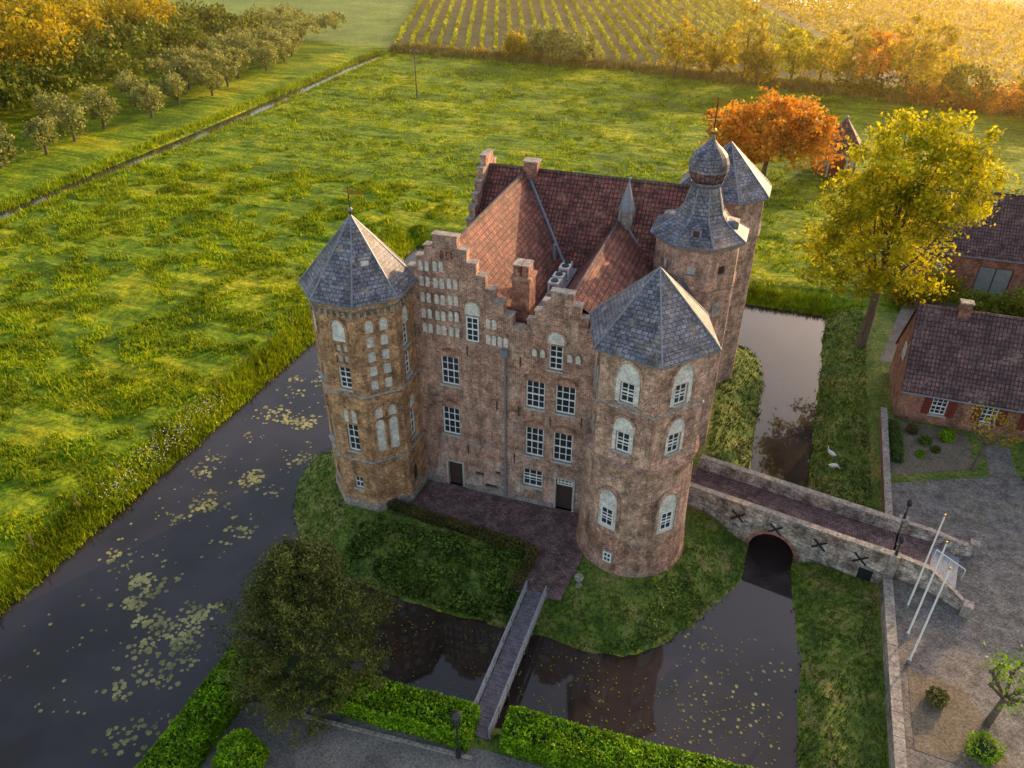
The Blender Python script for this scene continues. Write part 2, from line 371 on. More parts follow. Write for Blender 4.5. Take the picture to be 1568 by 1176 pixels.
# ------------------------------------------------------------------ castle
castle=empty('castle',(6,8,0))
def frame(ox,oy,ang):
    c,s=math.cos(ang),math.sin(ang)
    return lambda u,n,z:(ox+u*c+n*s,oy+u*s-n*c,z)
def window(mb,fr,u0,u1,z0,z1,d,nx=3,ny=4):
    mb.face([fr(u0,d,z0),fr(u1,d,z0),fr(u1,d,z1),fr(u0,d,z1)],GLASS)
    t=.09; e=.05
    for a in ((u0,u0+t,z0,z1),(u1-t,u1,z0,z1)): mb.box(a[0],a[1],d+.003,d+e,a[2],a[3],WHITE,fr)
    for a in ((u0+t,u1-t,z0,z0+t),(u0+t,u1-t,z1-t,z1),(u0+t,u1-t,(z0+z1)/2-.05,(z0+z1)/2+.05)): mb.box(a[0],a[1],d+.003,d+e,a[2],a[3],WHITE,fr)
    for i in range(1,nx):
        u=u0+(u1-u0)*i/nx; mb.box(u-.028,u+.028,d+.003,d+e-.012,z0+t,z1-t,WHITE,fr)
    for j in range(1,ny):
        z=z0+(z1-z0)*j/ny
        if abs(z-(z0+z1)/2)<.1: continue
        mb.box(u0+t,u1-t,d+.003,d+e-.02,z-.025,z+.025,WHITE,fr)
def wallc(mb,fr,L,z0,z1,ops,m,depth=.22,u_start=0.):
    us=sorted(set([u_start,L]+[o[0] for o in ops]+[o[1] for o in ops])); zs=sorted(set([z0,z1]+[o[2] for o in ops]+[o[3] for o in ops]))
    for i in range(len(us)-1):
        for j in range(len(zs)-1):
            uc=(us[i]+us[i+1])/2;zc=(zs[j]+zs[j+1])/2
            if any(o[0]<uc<o[1] and o[2]<zc<o[3] for o in ops): continue
            mb.face([fr(us[i],0,zs[j]),fr(us[i+1],0,zs[j]),fr(us[i+1],0,zs[j+1]),fr(us[i],0,zs[j+1])],m)
    for o in ops:
        a,b,c,d=o[:4]; D=-depth
        mb.face([fr(a,0,c),fr(a,D,c),fr(a,D,d),fr(a,0,d)],m); mb.face([fr(b,0,c),fr(b,0,d),fr(b,D,d),fr(b,D,c)],m)
        mb.face([fr(a,0,d),fr(a,D,d),fr(b,D,d),fr(b,0,d)],m); mb.face([fr(a,0,c),fr(b,0,c),fr(b,D,c),fr(a,D,c)],DULL)
        k=o[4]
        if k=='win':
            window(mb,fr,a,b,c,d,D+.03,o[5],o[6])
            mb.box(a-.1,b+.1,.003,.09,c-.14,c-.003,STONE,fr)
        elif k=='door':
            mb.face([fr(a,D,c),fr(b,D,c),fr(b,D,d),fr(a,D,d)],DARKW)
            mb.box(a-.16,a-.003,.003,.06,c,d+.16,STONE,fr); mb.box(b+.003,b+.16,.003,.06,c,d+.16,STONE,fr); mb.box(a,b,.003,.06,d+.003,d+.16,STONE,fr)
        elif k=='dark': mb.face([fr(a,D,c),fr(b,D,c),fr(b,D,d),fr(a,D,d)],DARKW)
        elif k=='plaster': mb.face([fr(a,D,c),fr(b,D,c),fr(b,D,d),fr(a,D,d)],PLASTER)
def archpts(uc,w,z0,z1,n=7,pointed=True):
    zs=z1-w*(.62 if pointed else .5); P=[(uc-w/2,z0),(uc+w/2,z0),(uc+w/2,zs)]
    for i in range(1,n):
        t=i/n
        if pointed:
            if t<=.5: s=t*2; P.append((uc+w/2*(1-s**1.6),zs+(z1-zs)*math.sin(s*math.pi/2)))
            else: s=(1-t)*2; P.append((uc-w/2*(1-s**1.6),zs+(z1-zs)*math.sin(s*math.pi/2)))
        else: P.append((uc+w/2*math.cos(t*math.pi),zs+w/2*math.sin(t*math.pi)))
    P.append((uc-w/2,zs)); return P
def niche(mb,fr,uc,w,z0,z1,m=None,ringm=None,ring=.14,pointed=True,d=.02,rd=.10):
    m=m or PLASTER
    I=archpts(uc,w,z0,z1,8,pointed); O=archpts(uc,w+2*ring,z0,z1+ring*1.1,8,pointed)
    mb.face([fr(u,d,z) for u,z in I],m)
    k=len(I)
    for i in range(1,k):
        j=(i+1)%k
        mb.face([fr(O[i][0],rd,O[i][1]),fr(O[j][0],rd,O[j][1]),fr(I[j][0],rd,I[j][1]),fr(I[i][0],rd,I[i][1])],ringm)
        mb.face([fr(I[i][0],rd,I[i][1]),fr(I[j][0],rd,I[j][1]),fr(I[j][0],d,I[j][1]),fr(I[i][0],d,I[i][1])],ringm)
        mb.face([fr(O[j][0],rd,O[j][1]),fr(O[i][0],rd,O[i][1]),fr(O[i][0],0,O[i][1]),fr(O[j][0],0,O[j][1])],ringm)
def gable(mb,fr,uc,hw,z0,z1,th,n,m,capm):
    hs=(z1-z0)/n
    for k in range(n):
        w=hw*(1-k/n)+.22; za=z0+k*hs; zb=za+hs
        mb.box(uc-w,uc+w,-th,0,za,zb,m,fr,bottom=False)
        wn=hw*(1-(k+1)/n)+.22 if k<n-1 else 0
        for sg in (-1,1):
            a,b=sorted((uc+sg*(w+.05),uc+sg*wn))
            if k==n-1 and sg==1: continue
            if k==n-1: a,b=uc-w-.05,uc+w+.05
            mb.box(a,b,-th-.05,.05,zb+.003,zb+.09,capm,fr)
F0=frame(0,0,0)
mb=MB()
ops=[(1.15,2.5,9.3,11.6,'win',3,4),(1.05,2.4,4.9,7.3,'win',3,4),(1.3,2.45,.0,2.3,'door'),
 (7.4,8.75,8.7,10.9,'win',3,4),(9.5,10.9,8.7,10.95,'win',3,4),(7.4,8.75,4.5,7.0,'win',3,4),(9.45,10.85,4.5,7.0,'win',3,4),
 (7.25,8.75,1.6,3.2,'win',3,3),(9.8,11.05,.0,2.9,'door'),(8.95,9.9,12.1,13.95,'win',2,4),
 (3.5,4.2,1.5,1.85,'dark'),(5.1,5.5,2.0,2.3,'dark'),(4.3,5.2,.5,.9,'dark')]
wallc(mb,F0,14.4,-.3,14,ops,BR,u_start=-2)
mb.box(-.5,1.1,.003,.12,-.2,.55,DULL,F0); mb.box(2.7,9.6,.003,.12,-.2,.45,DULL,F0)
for z in (8.1,12.0): mb.box(-.6,12.,.003,.05,z,z+.1,BR,F0)
mb.face([(-2,21.5,-.3),(-2,0,-.3),(-2,0,14),(-2,21.5,14)],BR); mb.face([(14.4,0,-.3),(14.4,21.5,-.3),(14.4,21.5,14),(14.4,0,14)],BR)
mb.face([(14.4,21.5,-.3),(-2,21.5,-.3),(-2,21.5,14),(14.4,21.5,14)],BR); mb.face([(-2,0,14),(14.4,0,14),(14.4,21.5,14),(-2,21.5,14)],LEAD)
for uc,zt in ((1.8,11.75),(1.7,7.45),(8.1,11.05),(10.2,11.1),(8.1,7.15),(10.15,7.15)):
    for i in range(7):
        a0=math.radians(40+100*i/7);a1=math.radians(40+100*(i+1)/7); r=.98; zc=zt-.6
        q=[(uc+r*math.cos(a0),zc+r*math.sin(a0)),(uc+(r+.22)*math.cos(a0),zc+(r+.22)*math.sin(a0)),(uc+(r+.22)*math.cos(a1),zc+(r+.22)*math.sin(a1)),(uc+r*math.cos(a1),zc+r*math.sin(a1))]
        mb.face([F0(u,.015,z) for u,z in q],BRD)
window(mb,F0,9.85,11.0,2.3,2.85,-.15,4,2)
gable(mb,F0,1.9,4.95,14.003,20.5,.55,8,BR,DULL)
FG=frame(0,-.012,0)
gable(mb,FG,9.7,2.55,14.003,17.8,.53,5,BR,DULL)
niche(mb,FG,9.42,1.15,14.1,15.0,PLASTER,BR,.15,False)
for u in (8.25,10.65):
    for du in (-.28,.28): niche(mb,F0,u+du,.36,12.9,13.55,PLASTER,BR,.07)
window(mb,F0,3.2,4.1,13.25,15.1,.03,2,4); niche(mb,F0,3.65,1.1,15.2,16.2,PLASTER,BR,.15,False)
for cxx,zs in ((.35,(13.3,14.4,15.6,16.8,17.9)),(1.35,(13.3,14.4,15.6,16.8,18.0)),(2.3,(13.3,14.5,15.7,16.9)),(4.95,(13.2,14.4)),(5.75,(13.2,))):
    for z in zs:
        for du in ((-.22,.22)): niche(mb,F0,cxx+du,.32,z,z+.76,PLASTER,BR,.06,z>17,.02,.06)
for du in (-.2,.2): niche(mb,F0,1.9+du,.28,18.9,19.6,BRD,BR,.06)
FL=frame(-1.7,22,-math.pi/2); gable(mb,FL,5.5,5.2,14.003,20.6,.5,8,BR,DULL)
mb.tube((5.95,-.12,0),(5.95,-.12,12.6),.075,.075,LEAD,8); mb.box(5.7,6.2,-.35,0,12.6,13.1,LEAD)
mb.box(5.95,7.15,1.3,2.6,14.003,17.6,BRD); mb.box(5.85,7.25,1.2,2.7,17.6,17.8,BRP)
for a in (6.0,6.6): mb.box(a,a+.42,1.45,2.45,17.8,18.5,BRD); mb.box(a-.05,a+.47,1.4,2.5,18.5,18.58,DULL)
mb.box(1.9,3.0,15.9,16.8,19,20.4,BRD); mb.box(1.8,3.1,15.8,16.9,20.4,20.5,DULL)
mb.box(5.9,6.1,11,11.2,14,16,GREYM)
for (a,b,c,dd,h) in ((6.95,7.75,6.2,7.0,.9),(6.9,7.7,7.5,8.3,.8),(7.0,7.8,8.8,9.6,.9),(6.95,7.6,10.,10.6,.7)):
    mb.box(a,b,c,dd,14.35,14.35+h,WHITE); mb.box(a+.15,b-.15,c-.02,c-.001,14.5,14.2+h,GREYM)
    mb.frust((a+b)/2,(c+dd)/2,14.355+h,.28,14.42+h,.28,12,IRON)
mb.box(6.85,7.9,5.8,11,14.1,14.3,GREYM)
mb.box(7.25,7.75,.6,5.7,14.01,14.2,LEAD)
for u,z in ((5.3,8.3),(6.9,8.2),(3.2,12.4),(11.4,8.3),(7,12.3),(3.0,3.9),(6.6,4.0),(9.2,7.9)): mb.box(u-.03,u+.03,.052,.08,z-.4,z+.4,IRON,F0)
mb.obj('castle_walls',castle)
mb=MB()
def saddle(xr,y0,y1,zr,e0,e1,ze,m):
    mb.face([(xr,y0,zr),(e0,y0,ze),(e0,y1,ze),(xr,y1,zr)][::-1],m); mb.face([(xr,y0,zr),(xr,y1,zr),(e1,y1,ze),(e1,y0,ze)][::-1],m)
saddle(1.95,.5,16.5,19.5,-2.5,6.75,13.9,TILE); saddle(10.2,.5,15.8,17.3,7.75,14.8,13.9,TILE)
mb.face([(-1.7,16.5,19.65),(-1.7,11.1,13.6),(15.2,11.1,13.6),(15.2,16.5,19.65)],TILE); mb.face([(-1.7,16.5,19.65),(15.2,16.5,19.65),(15.2,21.9,13.6),(-1.7,21.9,13.6)],TILE)
mb.face([(15.2,11.1,13.6),(15.2,21.9,13.6),(15.2,16.5,19.65)],BR)
for p,q in (((1.95,.5,19.53),(1.95,16.4,19.53)),((10.2,.5,17.33),(10.2,14.5,17.33)),((-1.6,16.5,19.68),(15.2,16.5,19.68))): mb.tube(p,q,.15,.15,TILE2,8)
def cz(y): return 19.65-(16.5-y)*6.05/5.4
mb.tube((2.3,16.1,cz(16.1)),(6.6,11.7,cz(11.7)),.13,.13,LEAD,6)
mb.tube((10.4,14.4,cz(14.4)),(14.2,11.4,cz(11.4)),.1,.1,LEAD,6)
mb.obj('main_roof',castle)
mb=MB(); mb.frust(10.7,14.2,15.5,.5,18.2,.5,8,DULL); mb.frust(10.7,14.2,18.2,.68,18.4,.64,8,LEAD); mb.frust(10.7,14.2,18.4,.6,20.5,.02,8,LEAD); mb.ball((10.7,14.2,20.6),.12,LEAD)
for k in range(4):
    a=math.pi/4+k*math.pi/2; mb.frust(10.7+.62*math.cos(a),14.2+.62*math.sin(a),17.3,.13,18.9,.01,6,DULL)
mb.obj('ridge_turret',castle)
OFF=math.pi/8
def polyfaces(cx,cy,r,n=8,off=OFF):
    out=[]
    for k in range(n):
        a=off+k*2*math.pi/n; b=a+2*math.pi/n
        p=(cx+r*math.cos(a),cy+r*math.sin(a)); q=(cx+r*math.cos(b),cy+r*math.sin(b))
        ang=math.atan2(q[1]-p[1],q[0]-p[0]); L=math.hypot(q[0]-p[0],q[1]-p[1])
        nrm=int(round(math.degrees((a+b)/2)))%360
        out.append((nrm,frame(p[0],p[1],ang),L))
    return out
def corbels(mb,cx,cy,r,z,m):
    for nrm,fr,L in polyfaces(cx,cy,r):
        n=int(L/.42)
        for i in range(n):
            u=(i+.5)*L/n; mb.box(u-.09,u+.09,.003,.16,z-.35,z-.003,m,fr)
mb=MB(); cx0,cy0=-3.8,-1.35; r=3.42
mb.frust(cx0,cy0,-.6,3.62,.7,r+.1,8,DULL,OFF,cap=False); mb.frust(cx0,cy0,.7,r+.1,1.05,r,8,BRW,OFF,cap=False)
for nrm,fr,L in polyfaces(cx0,cy0,r):
    c=L/2
    if nrm==315:
        ops=[]
        for du in (-.48,.48):
            for z in (10.5,11.6,12.7,13.8): ops.append((c+du-.27,c+du+.27,z,z+.8,'plaster'))
        wallc(mb,fr,L,1.05,17.1,ops,BRW,depth=.12)
        for du in (-.48,.48):
            niche(mb,fr,c+du,.56,14.95,15.9,PLASTER,BRW,.1); niche(mb,fr,c+du,.62,5.4,8.1,PLASTER,BRW,.1,False); niche(mb,fr,c+du,.55,8.25,9.1,PLASTER,BRW,.12)
    elif nrm in (270,225):
        ops=[(c-.45,c+.45,10.6,12.3,'win',2,4),(c-.45,c+.45,5.3,7.6,'win',2,4),(c-.4,c+.3,1.8,2.9,'win',2,2)]
        for du in (-.26,.26):
            for z in (12.6,13.4): ops.append((c+du-.2,c+du+.2,z,z+.6,'plaster'))
        wallc(mb,fr,L,1.05,17.1,ops,BRW)
        niche(mb,fr,c,1.0,14.3,15.9,PLASTER,BRW,.16)
        for du in (-.3,.3): niche(mb,fr,c+du,.42,7.8,8.9,PLASTER,BRW,.1)
    elif nrm==0:
        ops=[(c-.5,c+.35,10.6,12.4,'win',2,4),(c-.5,c+.35,5.3,7.7,'win',2,4),(c-.6,c+.3,1.06,2.7,'dark'),(c-.5,c+.35,12.9,14.6,'win',2,4)]
        wallc(mb,fr,L,1.05,17.1,ops,BRW)
        niche(mb,fr,c-.08,.85,14.65,15.9,PLASTER,BRW,.14); niche(mb,fr,c-.08,.85,7.9,8.9,PLASTER,BRW,.14)
    else: wallc(mb,fr,L,1.05,17.1,[],BRW)
for z in (4.35,9.95): mb.frust(cx0,cy0,z,r+.003,z+.16,r+.14,8,BRW,OFF,cap=False); mb.frust(cx0,cy0,z+.16,r+.14,z+.26,r+.003,8,DULL,OFF,cap=False)
mb.frust(cx0,cy0,16.55,r+.05,16.75,r+.2,8,DULL,OFF,cap=False,bot=True); mb.frust(cx0,cy0,16.75,r+.2,17.1,r+.2,8,BRW,OFF)
corbels(mb,cx0,cy0,r,16.55,DULL)
mb.obj('left_tower_walls',castle)
def tower_roof(cx,cy,z,re,za,name,vane=True,hatch=None,bell=.45,ns=8,off=OFF):
    mb=MB(); mb.frust(cx,cy,z,re,z+.12,re+.02,ns,LEAD,off,cap=False,bot=True)
    mb.frust(cx,cy,z+.12,re+.02,z+.6,re-bell,ns,SLATE,off,cap=False); mb.frust(cx,cy,z+.6,re-bell,za,.04,ns,SLATE,off,cap=False)
    for k in range(ns):
        a=off+k*2*math.pi/ns
        mb.tube((cx+(re-bell)*math.cos(a),cy+(re-bell)*math.sin(a),z+.61),(cx,cy,za),.06,.045,LEAD,5)
        mb.tube((cx+(re)*math.cos(a),cy+(re)*math.sin(a),z+.13),(cx+(re-bell)*math.cos(a),cy+(re-bell)*math.sin(a),z+.61),.06,.06,LEAD,5)
    if hatch is not None:
        ap=(re-bell)*math.cos(OFF); s=.42; d=ap*(1-s); zz=z+.6+(za-z-.6)*s; a=hatch
        x=cx+d*math.cos(a);y=cy+d*math.sin(a); f=frame(x,y,a+math.pi/2)
        mb.box(-.35,.35,-.6,.22,zz-.5,zz+.15,LEAD,f); mb.box(-.25,.25,.223,.24,zz-.4,zz+.05,PLASTER,f)
    if vane:
        mb.tube((cx,cy,za-.2),(cx,cy,za+1.9),.05,.03,IRON); mb.ball((cx,cy,za+.35),.16,LEAD)
        f=frame(cx,cy,.5); mb.face([f(.05,0,za+1.3),f(.8,0,za+1.25),f(.85,0,za+1.65),f(.5,0,za+1.5),f(.05,0,za+1.7)],GOLD); mb.face([f(-.05,0,za+1.45),f(-.5,0,za+1.5),f(-.05,0,za+1.58)],GOLD)
    return mb.obj(name,castle)
tower_roof(cx0,cy0,17.1,3.9,21.7,'left_tower_roof',True,-math.pi/4)
mb=MB(); cx1,cy1=15.65,-1.15; r=3.62; O6=math.radians(-72.5)
mb.frust(cx1,cy1,-.8,3.95,.3,3.78,40,BRP,cap=False); mb.frust(cx1,cy1,.3,3.78,3.0,3.6,40,BRP,cap=False)
mb.frust(cx1,cy1,3.0,3.6,8.3,3.5,40,BRT,cap=False); mb.frust(cx1,cy1,8.3,3.5,9.1,3.72,40,BRT,cap=True)
for nrm,fr,L in polyfaces(cx1,cy1,r,6,O6):
    c=L/2; ops=[]; vis=nrm in (317,318,258,257,198,197,17,18)
    if vis: ops=[(c-.45,c+.45,13.5,14.9,'win',2,3),(c-.45,c+.45,9.85,11.3,'win',2,3)]
    wallc(mb,fr,L,9.0,16.75,ops,BRT,depth=.18)
    if ops:
        def arch_over(z0,z1,w):
            niche(mb,fr,c,w,z0,z1,PLASTER,BRT,.18)
            mb.face([fr(c-w/2,.02,z0-1.45),fr(c-.46,.02,z0-1.45),fr(c-.46,.02,z0),fr(c-w/2,.02,z0)],PLASTER)
            mb.face([fr(c+.46,.02,z0-1.45),fr(c+w/2,.02,z0-1.45),fr(c+w/2,.02,z0),fr(c+.46,.02,z0)],PLASTER)
        arch_over(14.95,16.3,1.5); arch_over(11.35,12.5,1.35)
        for zz in (13.45,9.8): mb.box(c-.8,c+.8,.003,.1,zz-.15,zz-.003,DULL,fr)
for z in (12.9,): mb.frust(cx1,cy1,z,r+.003,z+.12,r+.12,6,BRT,O6,cap=False); mb.frust(cx1,cy1,z+.12,r+.12,z+.22,r+.003,6,DULL,O6,cap=False)
mb.frust(cx1,cy1,16.4,r+.003,16.75,r+.18,6,BRT,O6,cap=True)
for k in range(6):
    a=O6+k*math.pi/3; x=cx1+3.5*math.cos(a);y=cy1+3.5*math.sin(a); mb.frust(x,y,8.2,.02,9.0,.22,8,BRT)
for ad,z0,hh,w in ((-108,4.0,1.5,.9),(-46,4.0,1.5,.9),(-103,.9,.85,.6)):
    a=math.radians(ad); rr=3.58; f=frame(cx1+rr*math.cos(a),cy1+rr*math.sin(a),a+math.pi/2)
    if hh>1:
        niche(mb,f,0,1.35,z0-.3,z0+3.0,PLASTER,BRT,.17,True,.05,.15); window(mb,f,-w/2,w/2,z0,z0+hh,.06,2,3)
    else:
        mb.box(-w/2-.1,w/2+.1,-.3,.18,z0-.1,z0+hh+.1,DULL,f); window(mb,f,-w/2,w/2,z0,z0+hh,.19,2,2)
mb.obj('right_tower_walls',castle)
tower_roof(cx1,cy1,16.75,4.2,21.0,'right_tower_roof',False,None,.45,6,O6)
mb=MB(); cx2,cy2=16.4,12.7; r=3.15
for nrm,fr,L in polyfaces(cx2,cy2,r):
    c=L/2; ops=[]
    if nrm in (225,270,315): ops=[(c-.32,c+.32,15.6,16.3,'plaster' if nrm!=315 else 'dark'),(c-.35,c+.35,9.5,11,'dark')]
    wallc(mb,fr,L,-.5,17.8,ops,BRT)
    if nrm==315:
        for z in (12.3,7.,4.): mb.box(c-.4,c+.4,.003,.08,z,z+1.2,DULL,fr)
mb.frust(cx2,cy2,14.3,r+.003,14.5,r+.12,8,BRT,OFF,cap=True); mb.frust(cx2,cy2,17.4,r+.003,17.8,r+.25,8,DULL,OFF,cap=True)
mb.obj('stair_tower_walls',castle)
mb=MB(); prof=[(17.8,3.6),(17.95,3.65),(18.45,2.75),(19.0,1.95),(19.5,1.55),(21.3,1.0),(21.5,1.2),(21.65,1.2)]
for (za,ra),(zb,rb) in zip(prof,prof[1:]): mb.frust(cx2,cy2,za,ra,zb,rb,8,SLATE if za>17.9 else LEAD,OFF,cap=False,bot=za==17.8)
for k in range(8):
    a=OFF+k*math.pi/4
    P=[(cx2+q*math.cos(a),cy2+q*math.sin(a),z) for z,q in prof[1:6]]
    for p,q in zip(P,P[1:]): mb.tube(p,q,.06,.06,LEAD,5)
for k in range(4):
    a=-math.pi/2+k*math.pi/2; f=frame(cx2+2.3*math.cos(a),cy2+2.3*math.sin(a),a+math.pi/2)
    mb.box(-.35,.35,-.7,.3,18.3,18.95,LEAD,f); mb.face([f(-.45,.35,18.95),f(.45,.35,18.95),f(0,-.7,19.3)],SLATE)
    mb.box(-.22,.22,.303,.33,18.4,18.85,DARKW,f)
mb.obj('stair_tower_roof',castle)
mb=MB(); prof=[(21.65,1.05),(21.9,1.24),(22.4,1.38),(22.9,1.38),(23.4,1.2),(23.8,.85),(24.1,.48),(24.4,.22),(24.8,.1)]
for (za,ra),(zb,rb) in zip(prof,prof[1:]): mb.frust(cx2,cy2,za,ra,zb,rb,16,SLATE if za>22.3 else TILE2,0,cap=False)
mb.tube((cx2,cy2,24.6),(cx2,cy2,27.2),.06,.03,IRON); mb.ball((cx2,cy2,25.0),.2,GOLD)
f=frame(cx2,cy2,.4)
mb.box(-.5,.5,-.03,.03,25.7,25.78,GOLD,f); mb.face([f(.05,0,26.7),f(.55,0,26.6),f(.75,0,27.1),f(.4,0,26.95),f(.1,0,27.0),f(-.35,0,27.25),f(-.3,0,26.8)],GOLD)
mb.obj('onion_dome',castle)
mb=MB(); cx3,cy3=17.0,23.6
mb.frust(cx3,cy3,-.5,3.6,17.4,3.6,8,BRT,OFF); mb.frust(cx3,cy3,14,3.603,14.25,3.75,8,DULL,OFF)
mb.obj('rear_tower_walls',castle); tower_roof(cx3,cy3,17.4,4.0,21.3,'rear_tower_roof',False,None)
mb=MB(); mb.box(14.4,18.0,3.2,10.0,-.4,12.6,BRT,bottom=False)
A=(14.3,3.0,12.6);B=(18.25,3.0,12.6);C=(18.25,10.3,12.6);D=(14.3,10.3,12.6);E=(15.6,5.2,15.6);G=(15.6,9.8,15.6)
mb.face([A,B,E],SLATE);mb.face([B,C,G,E],SLATE);mb.face([C,D,G],SLATE);mb.face([D,A,E,G],SLATE)
fe=frame(18.0,3.2,math.pi/2)
for u in (1.5,4.0): window(mb,fe,u,u+1.1,8.5,10.5,.03,2,4); window(mb,fe,u,u+1.1,4.5,6.5,.03,2,4)
mb.box(.9,2.3,.003,.06,.9,3.6,DARKW,fe)
mb.obj('entrance_annex',castle)
# ------------------------------------------------------------------ paving, hedges on the island
def sheet(name,pts,z,m):
    mb=MB(); mb.face([(x,y,z) for x,y in pts],m); return mb.obj(name)
sheet('castle_terrace_paving',[(-.6,-4.2),(9.5,-5.1),(9.6,-8.6),(12.6,-8.4),(13.0,-4.5),(12.2,-.02),(-.3,-.02)],.06,PAVE)
def leafbox(name,segs,h,w,dens,size,leaf,core,zf=0.,round_=.12,wav=.10):
    mb=MB(); Cs=[]
    for (xa,ya),(xb,yb) in segs:
        L=math.hypot(xb-xa,yb-ya); a=math.atan2(yb-ya,xb-xa); f=frame(xa,ya,a); s=.14
        n=max(1,int(L/1.2))
        for i in range(n): mb.box(L*i/n,L*(i+1)/n,-w/2+s,w/2-s,-.3+zf,zf+h-s-wav*.5,core,f)
        c,sn=math.cos(a),math.sin(a)
        nt_=int(L*w*dens); u=R.random(nt_)*L; v=(R.random(nt_)-.5)*w; z=h+wav*2*vn(u*.9+xa,v*1.1)+.06*R.normal(size=nt_)-round_*(np.abs(v)/(w/2))**4
        ns=int(L*h*dens); us=R.random(ns*2)*L; sg=np.where(R.random(ns*2)<.5,-1,1); vs=sg*(w/2+.05*R.normal(size=ns*2)+.14*vn(us*1.3,sg*3.+us*.2)); zs=R.random(ns*2)*h
        ne=int(w*h*dens); ue=np.where(R.random(ne*2)<.5,0,L)+R.normal(size=ne*2)*.05; ve=(R.random(ne*2)-.5)*w; ze=R.random(ne*2)*h
        U=np.r_[u,us,ue];Vv=np.r_[v,vs,ve];Z=np.r_[z,zs,ze]+zf
        Cs.append(np.stack([xa+U*c+Vv*sn,ya+U*sn-Vv*c,Z],1))
    C=np.concatenate(Cs); e=empty(name,(segs[0][0][0],segs[0][0][1],zf))
    mb.obj('hedge_core',e); fast('hedge_leaves',leafquads(C,size*(.6+.8*R.random(len(C)))),4,[leaf],parent=e); return e
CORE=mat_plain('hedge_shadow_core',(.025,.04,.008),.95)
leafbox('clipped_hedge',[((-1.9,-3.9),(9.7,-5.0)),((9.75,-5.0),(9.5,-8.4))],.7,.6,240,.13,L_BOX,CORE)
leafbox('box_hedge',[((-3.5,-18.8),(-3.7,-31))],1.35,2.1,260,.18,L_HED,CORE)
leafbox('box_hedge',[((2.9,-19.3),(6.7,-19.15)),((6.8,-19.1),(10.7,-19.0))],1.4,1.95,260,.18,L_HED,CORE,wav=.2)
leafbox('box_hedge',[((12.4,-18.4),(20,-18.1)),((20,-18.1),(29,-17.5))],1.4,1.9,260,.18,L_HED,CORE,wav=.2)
def blob(name,c,r,n,size,leaf,sq=(1,1,1)):
    d=unit(n); rr=r*(.75+.3*R.random(n)+.3*vn(d[:,0]*3+c[0],d[:,1]*3+d[:,2]*2))
    C=np.array(c)+d*rr[:,None]*np.array(sq); C=C[C[:,2]>c[2]-r*.9]
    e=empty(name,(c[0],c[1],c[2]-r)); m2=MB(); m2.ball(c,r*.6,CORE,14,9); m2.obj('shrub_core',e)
    fast('shrub_leaves',leafquads(C,size*(.6+.8*R.random(len(C)))),4,[leaf],parent=e)
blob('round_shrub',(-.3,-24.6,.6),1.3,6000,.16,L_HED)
n=24000; x=R.uniform(-3.4,9.6,n); y=R.uniform(-10.2,-5.2,n); k=(vn(x*.9,y*.9+30)+.25*vn(x*3,y*3)>-.18)&(y<-4.6-.07*x)&(dist(ISL,x,y)>.3)
x=x[k];y=y[k]; z=H1(x,y)+.05+.6*np.clip(vn(x*.8,y*.8+7)+.35,0,1)*R.random(len(x))
fast('ground_cover_shrubs',leafquads(np.stack([x,y,z],1),.12+.2*R.random(len(x)),.7,.5),4,[L_IVY])
n=5000; x=R.uniform(16,22.5,n); y=R.uniform(-9.5,-2,n); k=(vn(x*.9,y*.9+60)>-.02)&(dist(ISL,x,y)>.3)&inside(ISL,x,y)&(np.hypot(x-15.6,y+1)>4.4)
x=x[k];y=y[k]; fast('ivy_patch',leafquads(np.stack([x,y,H1(x,y)+.1+.15*R.random(len(x))],1),.12+.1*R.random(len(x)),.7,.5),4,[L_IVY])
# ------------------------------------------------------------------ footbridge
fb=empty('footbridge',(10.95,-13.5,0)); mb=MB()
for i in range(36):
    y=-19.0+i*.3; mb.box(10.35,11.6,y,y+.285,.02,.1+.004*(i%3),WOODP)
for x in (10.45,11.4): mb.box(x,x+.18,-19,-8.2,-.25,.0,GREYM)
mb.obj('deck',fb); mb=MB()
for x in (10.3,11.62):
    for i in range(8): y=-18.9+i*1.5; mb.box(x-.04,x+.04,y-.04,y+.04,-.2,1.0,GREYM)
    for z in (.35,.66,.97): mb.box(x-.035,x+.035,-19,-8.3,z,z+.06,GREYM)
mb.obj('railings',fb)
mb=MB()
for y in (-15.5,-12): 
    for x in (10.5,11.5): mb.tube((x,y,-2.6),(x,y,-.2),.1,.1,DARKW)
mb.obj('piles',fb)
# ------------------------------------------------------------------ stone bridge
sb=empty('arched_brick_bridge',(26,3,0)); ang=math.atan2(-2.7,14.1); FB=frame(18.6,3.5,ang); LB=14.4; WB=4.0; zt=.95; zb=-2.6; mb=MB()
uc=6.95; ra=1.65; zs=-1.7
def bridge_face(n,flip):
    def q(u0,u1,za0,za1,zt_):
        p=[FB(u0,n,za0),FB(u1,n,za1),FB(u1,n,zt_),FB(u0,n,zt_)]; mb.face(p[::-1] if flip else p,BRIDGE)
    q(0,uc-ra,zb,zb,zt+.95); q(uc+ra,LB,zb,zb,zt+.95)
    K=12
    for i in range(K):
        a0=math.pi-math.pi*i/K;a1=math.pi-math.pi*(i+1)/K
        q(uc+ra*math.cos(a0),uc+ra*math.cos(a1),zs+ra*1.15*math.sin(a0),zs+ra*1.15*math.sin(a1),zt+.95)
        if not flip:
            r2=ra+.3
            mb.face([FB(uc+ra*math.cos(a0),.03,zs+ra*1.15*math.sin(a0)),FB(uc+ra*math.cos(a1),.03,zs+ra*1.15*math.sin(a1)),FB(uc+r2*math.cos(a1),.03,zs+r2*1.13*math.sin(a1)),FB(uc+r2*math.cos(a0),.03,zs+r2*1.13*math.sin(a0))],BRD)
bridge_face(0,False); bridge_face(-WB,True)
K=12
